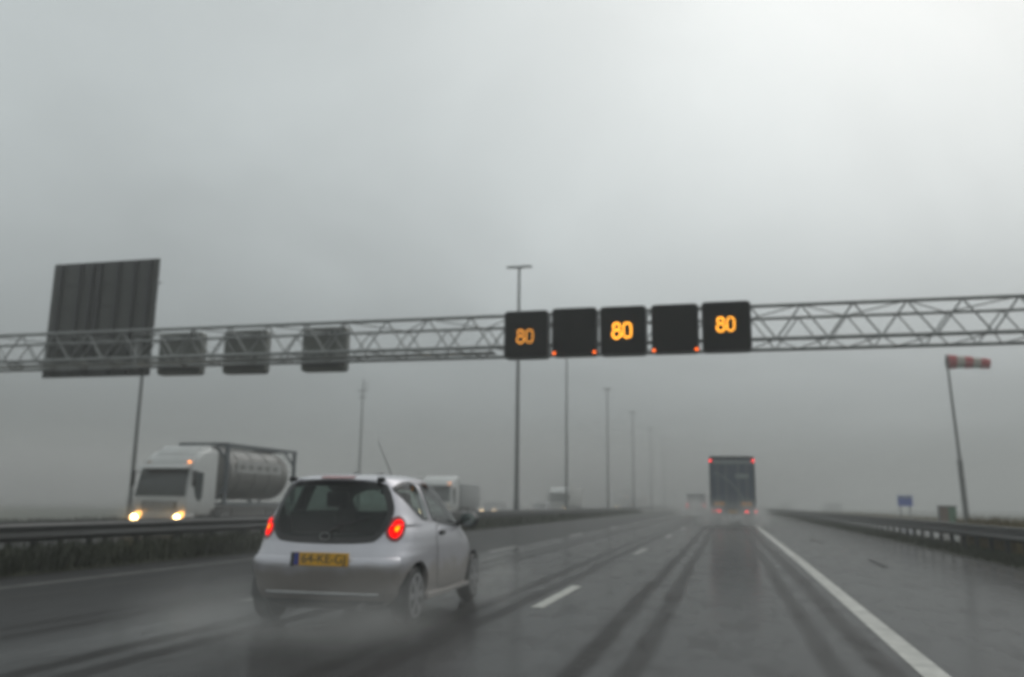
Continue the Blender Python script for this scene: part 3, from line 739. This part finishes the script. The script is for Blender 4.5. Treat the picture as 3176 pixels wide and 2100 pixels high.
for a, b, m, nm, fr in patches:
    sl = build_patch(a, nm, MT['black'], car, fr[3])
    build_patch(b, 'glass', m, sl, fr[3])
for gap, skin, fr in door_p:
    d = build_patch(skin, 'door', MT['silver'], car, fr[3]); build_patch(gap, 'door_gap', MT['black'], d, fr[3])
    sx = 1 if fr is F_R else -1
    loc, nor, *_ = bvh.ray_cast(Vector((sx * 3, 1.24, .865)), Vector((-sx, 0, 0)))
    MB().prism(rrect(.075, .022, .02, 3), 0, .03 * sx, 'x').build('handle', MT['black'], d, bevel=.006, seg=1).location = loc + Vector((sx * .004, 0, 0))
for ln, bu, hs, dv, sx in lens_p:
    h = build_patch(hs, 'tail_lamp', MT['redlens'], car, dv)
    build_patch(ln, 'lens', MT['tail'], h, dv); build_patch(bu, 'bulb', MT['tailcore'], h, dv)
build_patch(brk_p, 'high_brake_lamp', MT['redlens'], car, YF)
rg = [Vector(q) for q in ring(.315)]; rg = sorted([q for q in rg if q.y < .3 and abs(q.x) < .56], key=lambda q: q.x)
MB().tube([q + Vector((0, -.012, 0)) for q in rg], .02, 8).build('bumper_strip', mat('bumper_strip_grey', (.42, .42, .42), .35, .2), car)
build_patch(diff_p, 'lower_valance', MT['trim'], car, YF)
for q in refl_p: build_patch(q, 'rear_reflector', MT['redlens'], car, YF)
for q, dv in hl_p: build_patch(q, 'headlight', MT['chrome'], car, dv)
# bumper: a separate skin over the lower rear
n = 144; b = MB()
ks = [k for k in range(n) if math.sin(2 * math.pi * k / n) < 0]
bz = [.235, .26, .30, .36, .42, .48, .54, .60, .645, .66]
gr = [.000, .008, .012, .012, .012, .014, .018, .020, .012, .0]
rows_ = [ring(z, n, g) for z, g in zip(bz, gr)]
sel = [k for k in range(n) if min(q[k][1] for q in rows_) < .20 or (rows_[4][k][1] < .115)]
sel = [k for k in range(n // 2, n + 1) if rows_[4][k % n][1] < .165]
for q in rows_: b.v += [q[k % n] for k in sel]
mk_ = len(sel)
for i in range(len(rows_) - 1):
    for k in range(mk_ - 1): b.f.append((i * mk_ + k, i * mk_ + k + 1, (i + 1) * mk_ + k + 1, (i + 1) * mk_ + k))
bo = build_patch(b, 'bumper', MT['silver'], car, YF)
# plate
pl = MB().box(-.265, .265, -.012, 0, -.062, .062).build('number_plate', MT['plate'], car, bevel=.003, seg=1); pl.location = (.02, -.018, .635); pl.rotation_euler = (R(-6), 0, 0)
MB().box(-.262, -.215, -.014, -.0115, -.058, .058).build('blue_band', MT['blue'], pl, smooth=0)
MB().box(-.30, -.268, -.010, .01, -.07, .06).build('plate_holder', MT['black'], pl, smooth=0)
def text_mesh(txt, size, m, name, parent, loc, rot, ext=.001):
    cu = bpy.data.curves.new(name, 'FONT'); cu.body = txt; cu.size = size; cu.align_x = 'CENTER'; cu.align_y = 'CENTER'; cu.extrude = ext
    tmp = bpy.data.objects.new(name + '_tmp', cu); COL.objects.link(tmp)
    dg = bpy.context.evaluated_depsgraph_get(); dg.update()
    me = bpy.data.meshes.new_from_object(tmp.evaluated_get(dg)); bpy.data.objects.remove(tmp)
    me.materials.clear(); me.materials.append(m)
    o = bpy.data.objects.new(name, me); COL.objects.link(o); o.parent = parent; o.location = loc; o.rotation_euler = rot; return o
text_mesh('64-KE-GJ', .115, MT['ink'], 'plate_characters', pl, (.025, -.0135, 0), (R(90), 0, 0))
# badge, wiper, hinges, aerial, mirrors
MB().tube([(.05 * math.cos(2 * math.pi * q / 24), 0, .034 * math.sin(2 * math.pi * q / 24)) for q in range(25)], .006, 6, caps=False).build('badge', MT['chrome'], car).location = (0, .075, .845)
MB().tube([(.02, .10, .885), (.12, .135, .95), (.40, .165, 1.02)], [.014, .01, .006], 6).build('wiper', MT['black'], car)
for sx in (-1, 1):
    MB().box(-.035, .035, -.03, .03, -.025, .025).build('hinge', MT['black'], car, bevel=.012).location = (sx * .45, .30, 1.395)
MB().tube([(.16, 1.50, 1.425), (.14, 1.02, 1.83)], [.006, .003], 6).build('aerial', MT['black'], car)
for sx in (-1, 1):
    mo = MB().lathe([(-.055, .05), (-.05, .082), (0, .098), (.05, .09), (.09, .06), (.105, .01)], (0, 0, 0), 'y', 20).build('mirror', MT['black'], car); mo.location = (sx * .865, 2.12, .985); mo.scale = (1.15, 1, .95)
    MB().lathe([(-.062, .045), (-.058, .076), (-.05, .078)], (0, 0, 0), 'y', 20).build('mirror_glass', mat('mirror_glass', (.3, .33, .32), .1, .9, var=0), mo)
    MB().tube([(-sx * .13, .02, -.04), (-sx * .02, .02, -.02)], .03, 8).build('stalk', MT['black'], mo)
# sills, underside, wheel wells, wheels
for sx in (-1, 1):
    MB().prism([(.80, .21), (2.46, .21), (2.46, .265), (.80, .275)], sx * .74, sx * .80, 'x').build('sill', MT['silver'], car, bevel=.015)
MB().box(-.58, .58, .2, 3.1, .16, .22).build('underbody', MT['trim'], car, smooth=0)
MB().tube([(.40, .12, .21), (.40, -.01, .20)], .028, 10).build('exhaust', MT['chrome'], car)
for yy in (WR, WF):
    for sx in (-1, 1):
        b = MB(); seg = 28; o = 0
        for xi in (.50, .755):
            for k in range(seg + 1):
                a = math.pi * k / seg - .12 + (.24 * k / seg); b.v.append((sx * xi, yy + .317 * math.cos(a), .285 + .317 * math.sin(a)))
        for k in range(seg): b.f.append((k, k + 1, k + 2 + seg, k + 1 + seg))
        b.build('wheel_well', MT['trim'], car)
        MB().box(sx * .49, sx * .505, yy - .33, yy + .33, .2, .6).build('wheel_well', MT['trim'], car, smooth=0)
        wheel(car, sx * .69, yy, WRAD, WRAD, .165, sx, 6, .70)
# cabin
def seat(x, y_, z, wv, tall=True):
    s0 = MB().prism([(y_, z), (y_ + .5, z + .06), (y_ + .52, z + .16), (y_ + .02, z + .14)], x - wv / 2, x + wv / 2, 'x').build('seat', MT['seat'], car, bevel=.03)
    MB().prism([(y_ - .02, z + .1), (y_ + .1, z + .1), (y_ - .08, z + .66), (y_ - .2, z + .66)], x - wv / 2, x + wv / 2, 'x').build('backrest', MT['seat'], s0, bevel=.04)
    if tall: MB().prism([(y_ - .21, z + .69), (y_ - .11, z + .69), (y_ - .13, z + .86), (y_ - .22, z + .86)], x - .12, x + .12, 'x').build('headrest', MT['seat'], s0, bevel=.03)
for sx in (-.34, .34): seat(sx, 1.35, .42, .46); seat(sx, .72, .42, .5, False)
MB().box(-.66, .66, .22, 2.6, .36, .42).build('floor', MT['trim'], car, smooth=0)
MB().prism([(2.0, .5), (2.5, .5), (2.5, .95), (2.15, .97), (1.98, .85)], -.66, .66, 'x').build('dashboard', MT['trim'], car, bevel=.03)
MB().box(-.52, .52, .17, .55, .42, .86).build('parcel_shelf', MT['trim'], car, smooth=0)
MB().box(-.09, .09, 1.78, 1.80, 1.26, 1.31).build('inner_mirror', MT['black'], car, bevel=.01, seg=1)

# ---------------------------------------------------------------- box lorry ahead
t = thing('box_lorry', 'blue-grey box lorry driving ahead in our lane with red lamps lit', 'lorry', (.37, 53.2, 0))
LW = 1.27
MB().box(-LW, LW, .06, 12.5, 1.02, 4.03).build('trailer_box', MT['trailer'], t, bevel=.03)
for sx in (-1, 1): MB().box(min(sx * .02, sx * 1.20), max(sx * .02, sx * 1.20), .03, .075, 1.08, 3.55).build('rear_door', MT['trailer'], t, bevel=.01, seg=1)
MB().box(-LW + .02, LW - .02, .0, .09, 3.86, 4.05).build('top_beam', MT['trailerdark'], t, bevel=.02, seg=1)
MB().box(-1.12, 1.12, .012, .04, 3.60, 3.80).build('lettering_band', MT['trailerband'], t, smooth=0)
for sx in (-1, 1):
    MB().box(sx * LW - .05, sx * LW + .05, .01, .1, 1.0, 4.0).build('corner_post', MT['trailerdark'], t, bevel=.015, seg=1)
    for x in (.35, .85): MB().tube([(sx * x, .01, 1.1), (sx * x, .01, 3.55)], .022, 8).build('lock_rod', MT['galv'], t)
MB().tube([(-1.1 + 1.75 * q / 14, .02, 3.05 - 1.55 * (q / 14) ** 1.8) for q in range(15)], .03, 6).build('curved_stripe', MT['trailerband'], t)
MB().box(.2, .95, .012, .035, 2.75, 3.0).build('rear_emblem', MT['trailerband'], t, smooth=0)
MB().box(-1.22, 1.22, .02, .16, .62, .98).build('tail_beam', MT['chassis'], t, bevel=.02, seg=1)
for sx in (-1, 1):
    MB().box(sx * .78 - .3, sx * .78 + .3, -.004, .03, 1.12, 1.36).build('reflector', MT['orange'], t, smooth=0)
    MB().lathe([(-.03, .05), (0, .06), (.01, .06)], (sx * 1.24, -.01, 3.78), 'y', 12).build('top_lamp', MT['smallred'], t)
    MB().lathe([(-.03, .07), (0, .08), (.01, .08)], (sx * .80 - .02, .01, .82 if sx < 0 else .80), 'y', 14).build('tail_lamp', MT['smallred'], t)
MB().lathe([(-.03, .05), (0, .06), (.01, .06)], (1.30, -.01, .79), 'y', 12).build('side_lamp', MT['smallred'], t)
MB().lathe([(-.03, .03), (0, .035), (.01, .035)], (-1.10, .005, .82), 'y', 12).build('side_lamp', MT['smallred'], t)
MB().box(-.27, .27, .0, .02, .72, .84).build('number_plate', MT['plate'], t, smooth=0)
MB().box(-.5, .5, .3, 12.4, .75, 1.0).build('chassis', MT['chassis'], t, smooth=0)
for yy in (2.2, 3.5, 4.8):
    for sx in (-1, 1): wheel(t, sx * 1.05, yy, .5, .5, .35, sx, simple=True)
for sx in (-1, 1): MB().box(sx * 1.05 - .2, sx * 1.05 + .2, 1.45, 1.48, .18, .75).build('mudflap', MT['chassis'], t, smooth=0)
MB().prism([(12.9, .6), (15.0, .5), (15.1, 1.6), (14.9, 3.0), (13.0, 3.5)], -1.22, 1.22, 'x').build('cab', MT['trailerdark'], t, bevel=.08)
wheel(t, -1.05, 13.9, .5, .5, .3, -1, simple=True); wheel(t, 1.05, 13.9, .5, .5, .3, 1, simple=True)

# ---------------------------------------------------------------- oncoming lorries
def cab(t, h=3.45, main=True, hm=None, visor=True, paint=None):
    W2 = 1.22; paint = paint or MT['white']; hm = hm or MT['headfar']; s = h / 3.45
    prof = [(.02, .75), (-.03, 1.15), (.0, 1.5 * s), (.10, 2.0 * s), (.27, 2.62 * s), (.45, 2.92 * s), (.95, 3.28 * s), (1.55, 3.45 * s), (1.95, 3.42 * s), (2.05, 3.25 * s), (2.05, 1.0), (1.75, .95), (1.7, .75)]
    c = MB().prism(prof, -W2, W2, 'x').build('cab', paint, t, bevel=.09, seg=3)
    ws = MB().add([(-1.21, -.022, 1.50 * s), (1.14, -.022, 1.50 * s), (1.06, .275 - .04, 2.66 * s), (-1.10, .275 - .04, 2.66 * s), (-1.21, .1, 1.50 * s), (1.14, .1, 1.50 * s), (1.06, .37, 2.66 * s), (-1.10, .37, 2.66 * s)],
                  [(0, 1, 2, 3), (4, 7, 6, 5), (0, 4, 5, 1), (1, 5, 6, 2), (2, 6, 7, 3), (3, 7, 4, 0)]).build('windscreen', MT['windscreen'], t, bevel=.03)
    for sx in (-1, 1):
        MB().prism([(.38, 1.95 * s), (.55, 1.5 * s), (.80, 1.28 * s), (1.0, 1.45 * s), (1.05, 2.45 * s), (.45, 2.5 * s)], sx * (W2 - .02), sx * (W2 + .012), 'x').build('side_window', MT['windscreen'], t, bevel=.01, seg=1)
        mo = MB().box(-.09, .09, -.05, .05, -.32, .32).build('mirror', MT['black'], t, bevel=.04); mo.location = (sx * 1.42, .12, 2.2 * s)
        MB().tube([(-sx * .22, .1, .25), (0, 0, .25)], .025, 6).build('mirror_arm', MT['black'], mo)
    if visor: MB().prism([(-.12, 2.58 * s), (.02, 2.72 * s), (.33, 2.75 * s), (.26, 2.60 * s)], -1.12, 1.12, 'x').build('sun_visor', MT['windscreen'] if not main else paint, t, bevel=.02)
    MB().box(-.8, .8, -.05, .0, .98, 1.32).build('grille', MT['chassis'], t, bevel=.02, seg=1)
    for q in range(3): MB().box(-.72, .72, -.075, -.05, 1.03 + q * .1, 1.075 + q * .1).build('grille_slat', paint, t, smooth=0)
    MB().prism([(-.1, .3), (-.16, .5), (-.12, .86), (.6, .86), (.6, .3)], -1.25, 1.25, 'x').build('bumper', paint, t, bevel=.05)
    for sx in (-1, 1):
        if main:
            pr_ = [(.36 * math.cos(2 * math.pi * q / 20) * math.cos(.75) - .15 * math.sin(2 * math.pi * q / 20) * math.sin(.75), .36 * math.cos(2 * math.pi * q / 20) * math.sin(.75) + .15 * math.sin(2 * math.pi * q / 20) * math.cos(.75)) for q in range(20)]  # oval lens drawn oversized to include the lamp's glare
            hl = MB().prism(pr_, -.025, .02, 'y').build('headlight', MT['headglare'], t); hl.location = (sx * .97, -.155, .66)
            MB().lathe([(-.05, .10), (-.03, .14), (0, .14)], (0, 0, 0), 'y', 18).build('bulb', hm, hl)
        else: MB().lathe([(-.05, .09), (-.02, .125), (.02, .13)], (sx * .97, -.14, .68), 'y', 18).build('headlight', hm, t)
        MB().box(sx * .95 - .06, sx * .95 + .06, .36, .43, 2.865 * s, 2.885 * s).build('marker_lamp', MT['amberlamp'] if sx > 0 else MT['orange'], t, smooth=0)
        wheel(t, sx * 1.02, 1.15, .5, .5, .32, sx, simple=True)
    return c
# tank container lorry
t = thing('tank_lorry', 'white-cabbed tank container lorry with bright headlights behind the left guardrail', 'lorry', (-22.08, 30.5, ZO))
cab(t, 3.5, True, MT['head'])
MB().prism([(.75, 3.2), (1.3, 3.62), (1.9, 3.66), (1.9, 3.4)], -.95, .95, 'x').build('roof_deflector', MT['white'], t, bevel=.05)
yA, yB = 2.75, 8.75; zt, zb_ = 3.82, 1.28; rr = 1.13; zc_ = (zt + zb_) / 2
MB().lathe([(yA + .15, .35), (yA + .25, .8), (yA + .5, rr), (yB - .5, rr), (yB - .25, .8), (yB - .15, .35)], (0, 0, zc_), 'y', 40).build('tank', MT['tank'], t)
for q in range(4): MB().lathe([(yA + 1.1 + q * 1.3, rr + .002), (yA + 1.12 + q * 1.3, rr + .03), (yA + 1.18 + q * 1.3, rr + .03), (yA + 1.2 + q * 1.3, rr + .002)], (0, 0, zc_), 'y', 40).build('tank_band', MT['tank'], t)
fr = MT['tankdark']
for yy in (yA, yB):
    for sx in (-1, 1):
        MB().box(sx * 1.16 - .07, sx * 1.16 + .07, yy - .08, yy + .08, zb_ - .1, zt).build('frame_post', fr, t, smooth=0)
        MB().tube([(sx * 1.15, yy, zt - .75), (sx * .6, yy, zt - .06)], .06, 6).build('frame_brace', fr, t)
        MB().tube([(sx * 1.15, yy, zb_ + .7), (sx * .6, yy, zb_)], .06, 6).build('frame_brace', fr, t)
    MB().box(-1.2, 1.2, yy - .07, yy + .07, zt - .1, zt + .02).build('frame_rail', fr, t, smooth=0)
    MB().box(-1.2, 1.2, yy - .07, yy + .07, zb_ - .12, zb_).build('frame_rail', fr, t, smooth=0)
for sx in (-1, 1):
    MB().box(sx * 1.16 - .06, sx * 1.16 + .06, yA + .08, yB - .08, zt - .12, zt).build('frame_rail', fr, t, smooth=0)
    MB().box(sx * 1.16 - .06, sx * 1.16 + .06, yA + .08, yB - .08, zb_ - .12, zb_).build('frame_rail', fr, t, smooth=0)
MB().box(-.35, .35, yA + .1, yB - .1, zt - .04, zt - .01).build('walkway', fr, t, smooth=0)
MB().box(1.135, 1.15, yA + .9, yB - 1.2, zc_ + .05, zc_ + .55).build('name_panel', mat('tank_name_panel', (.43, .43, .42), .5), t, smooth=0)
for q in range(5): MB().box(1.151, 1.158, yA + 1.1 + q * .72, yA + 1.55 + q * .72, zc_ + .17, zc_ + .40).build('name_block', MT['tank'], t, smooth=0)
MB().box(-.5, .5, 1.6, 9.6, .8, 1.12).build('chassis', MT['chassis'], t, smooth=0)
for sx in (-1, 1): MB().box(sx * 1.2 - .03, sx * 1.2 + .03, 3.3, 6.2, .45, 1.05).build('side_guard', MT['chassis'], t, smooth=0)
for yy in (2.9, 7.0, 8.3):
    for sx in (-1, 1): wheel(t, sx * 1.02, yy, .5, .5, .35, sx, simple=True)
# covered lorry seen through the hatchback's side window edge
def covered_lorry(label, x, y_, hcab, hbox, boxm, hm, blen=11):
    t = thing('oncoming_lorry', label, 'lorry', (x, y_, ZO), 0, 'oncoming lorries beyond the median')
    cab(t, hcab, False, hm)
    MB().box(-1.25, 1.25, 2.5, 2.5 + blen, 1.05, hbox).build('trailer_box', boxm, t, bevel=.04)
    MB().box(-.5, .5, 1.6, 2.4 + blen, .75, 1.05).build('chassis', MT['chassis'], t, smooth=0)
    for yy in (3.2, 1.5 + blen, .2 + blen):
        for sx in (-1, 1): wheel(t, sx * 1.02, yy, .5, .5, .35, sx, simple=True)
    return t
covered_lorry('pale oncoming lorry with an amber roof lamp half hidden by the silver hatchback', -20.55, 60, 3.3, 2.75, mat('pale_tarpaulin', (.26, .27, .27), .6), MT['headfar'], 5)
covered_lorry('distant white oncoming lorry facing us beside a lamp post', -21.05, 110, 3.4, 3.45, mat('white_tarpaulin', (.5, .5, .48), .6), MT['headfar'], 10)
covered_lorry('faint dark oncoming lorry far off at the end of the lamp post row', -19.6, 168, 3.2, 3.7, mat('dark_tarpaulin', (.10, .10, .11), .6), MT['headfar'], 9)
covered_lorry('faintest brownish oncoming lorry behind the dark one', -18.7, 192, 3.0, 3.2, mat('brown_tarpaulin', (.22, .15, .12), .6), MT['headfar'], 8)

# ---------------------------------------------------------------- far cars
def small_car(name, label, cat, x, y_, z0, m, front, group=None, sx_=1.0, hz=1.0, lampm=None):
    t = thing(name, label, cat, (x, y_, z0), 0, group)
    W2 = .82 * sx_
    if front: pr = [(.0, .25), (-.03, .55), (.1, .75), (.95, .9), (1.6, 1.42), (3.1, 1.4), (3.9, .95), (4.1, .8), (4.1, .25)]
    else: pr = [(.0, .35), (-.02, .95), (.12, 1.25 * hz), (.25, 2.0 * hz), (3.0, 2.02 * hz), (3.6, 1.9 * hz), (4.2, 1.15 * hz), (4.9, .95), (5.0, .35)]
    MB().prism(pr, -W2, W2, 'x').build('body', m, t, bevel=.08, seg=3)
    if front:
        MB().add([(-.66, .96, .95), (.66, .96, .95), (.56, 1.55, 1.39), (-.56, 1.55, 1.39)], [(0, 1, 2, 3)]).build('windscreen', MT['windscreen'], t, smooth=0)
        MB().box(-.45, .45, -.05, -.01, .42, .58).build('grille', MT['black'], t, smooth=0)
    else:
        MB().add([(-W2 * .8, .09, 1.28 * hz), (W2 * .8, .09, 1.28 * hz), (W2 * .74, .2, 1.86 * hz), (-W2 * .74, .2, 1.86 * hz)], [(0, 1, 2, 3)]).build('rear_window', MT['windscreen'], t, smooth=0)
        MB().box(-W2 * .95, W2 * .95, -.09, .02, .38, .62).build('bumper', MT['black'], t, bevel=.03)
    for s_ in (-1, 1):
        if front: MB().lathe([(-.05, .07), (-.02, .10), (.02, .10)], (s_ * .6, -.03, .66), 'y', 12).build('headlight', MT['headfar'], t)
        else: MB().box(s_ * W2 * .9 - .07, s_ * W2 * .9 + .07, -.05, .02, .85, 1.2).build('tail_lamp', lampm or MT['smallred'], t, smooth=0)
        for yy in ((.75, 3.3) if front else (.9, 4.1)): wheel(t, s_ * (W2 - .09), yy, .31, .31, .19, s_, simple=True)
    return t
small_car('van', 'dim van with two faint red lamps left of the box lorry', 'van', -3.7, 110, 0, MT['van'], False, None, 1.4, 1.25, lamp('faint_tail_lamp', (1, .06, .07), 2.6, 'NONE'))
OC = 'oncoming cars hidden behind the median guardrail'
small_car('oncoming_car', 'faint oncoming car with headlights right of the nearest lamp post foot', 'car', -18.2, 84, ZO, mat('grey_car_paint', (.2, .2, .21), .4, 0, .4), True, OC)
small_car('oncoming_car', 'faint oncoming car with small lamp just right of the hatchback mirror', 'car', -21.5, 78, ZO, mat('dark_car_paint', (.07, .07, .08), .4, 0, .4), True, OC)
small_car('oncoming_car', 'tiny oncoming car with glowing lamps between the two faint far lorries', 'car', -16.3, 150, ZO, mat('blue_car_paint', (.06, .08, .12), .4, 0, .4), True, OC)

# ---------------------------------------------------------------- spray and haze
def spray_mat(dens):
    m = vol_mat('spray_mist', dens, (.9, .9, .885)); n, l = m.node_tree.nodes, m.node_tree.links
    t = n.new('ShaderNodeTexCoord'); ln = n.new('ShaderNodeVectorMath'); ln.operation = 'LENGTH'; l.new(t.outputs['Object'], ln.inputs[0])
    mr = n.new('ShaderNodeMapRange'); mr.interpolation_type = 'SMOOTHSTEP'; l.new(ln.outputs['Value'], mr.inputs[0]); mr.inputs[1].default_value = .1; mr.inputs[2].default_value = 1; mr.inputs[3].default_value = 1; mr.inputs[4].default_value = 0
    z = n.new('ShaderNodeTexNoise'); z.inputs['Scale'].default_value = 2.2; z.inputs['Detail'].default_value = 3; l.new(t.outputs['Object'], z.inputs[0])
    zr = n.new('ShaderNodeMapRange'); l.new(z.outputs['Fac'], zr.inputs[0]); zr.inputs[1].default_value = .3; zr.inputs[2].default_value = .7; zr.inputs[3].default_value = .3; zr.inputs[4].default_value = 1.5
    a = n.new('ShaderNodeMath'); a.operation = 'MULTIPLY'; l.new(mr.outputs[0], a.inputs[0]); l.new(zr.outputs[0], a.inputs[1])
    b = n.new('ShaderNodeMath'); b.operation = 'MULTIPLY'; l.new(a.outputs[0], b.inputs[0]); b.inputs[1].default_value = dens
    l.new(b.outputs[0], n['Principled Volume'].inputs['Density']); return m
def puff(label, loc, size, dens):
    bm_ = bmesh.new(); bmesh.ops.create_icosphere(bm_, subdivisions=4, radius=1)
    me = bpy.data.meshes.new('road_spray'); bm_.to_mesh(me); bm_.free(); me.shade_smooth()
    me.materials.append(spray_mat(dens))
    o = bpy.data.objects.new('road_spray', me); COL.objects.link(o); o.location = loc; o.scale = size
    return tag(o, label, None, 'spray thrown up by traffic', 'stuff')
SPR = [((-4.45, 7.3, .2), (.6, 2.0, .5), .45), ((-2.95, 7.5, .2), (.6, 2.2, .5), .45), ((-2.72, 10.0, .3), (.5, 1.6, .5), .35), ((-3.75, 7.0, .12), (1.7, 1.7, .45), .34),
       ((.37, 49.5, .5), (2.6, 6.0, 1.5), .08), ((-.75, 52.0, .4), (1.2, 5, 1.3), .36), ((1.45, 52.0, .4), (1.2, 5, 1.3), .36),
       ((-20.5, 36, .2), (1.3, 8, 1.7), .14), ((-19.5, 74, 1.0), (4.5, 24, 3.0), .07), ((-19, 140, 1.0), (5, 30, 3.2), .03), ((-3.5, 96, .6), (2.5, 12, 2.4), .12), ((-28, 168, 4), (62, 97, 12.5), .030), ((-120, 118, 3), (80, 85, 10), .03), ((-22.05, 30.0, .45), (2.2, .55, .85), .55), ((-3.78, 7.35, .8), (1.25, .5, .5), .12)]  # last two: mist added only for halos round headlights and tail lamps
for q, (l_, s_, d_) in enumerate(SPR):
    puff(['low spray behind the hatchback left wheel', 'low spray behind the hatchback right wheel', 'spray beside the hatchback front wheel', 'broad low mist trailing the hatchback', 'broad spray behind the box lorry', 'spray behind the box lorry left wheels', 'spray behind the box lorry right wheels', 'spray beside the tank lorry', 'spray hanging over the oncoming lanes', 'spray far off over the oncoming lanes', 'spray behind the distant van', 'pale veil of rain hiding the far end of the motorway', 'rain veil over the fields left of the motorway', 'added mist giving the tank lorry headlights a glow', 'added thin mist giving the hatchback tail lamps a red halo'][q], l_, s_, d_)
hz = MB().box(-1490, 1490, -1490, 1490, -3.2, 18.0).build('haze', vol_mat('haze', .0042, (.93, .94, .915)), None, smooth=0)
tag(hz, 'grey rain haze over the motorway', None, None, 'stuff')
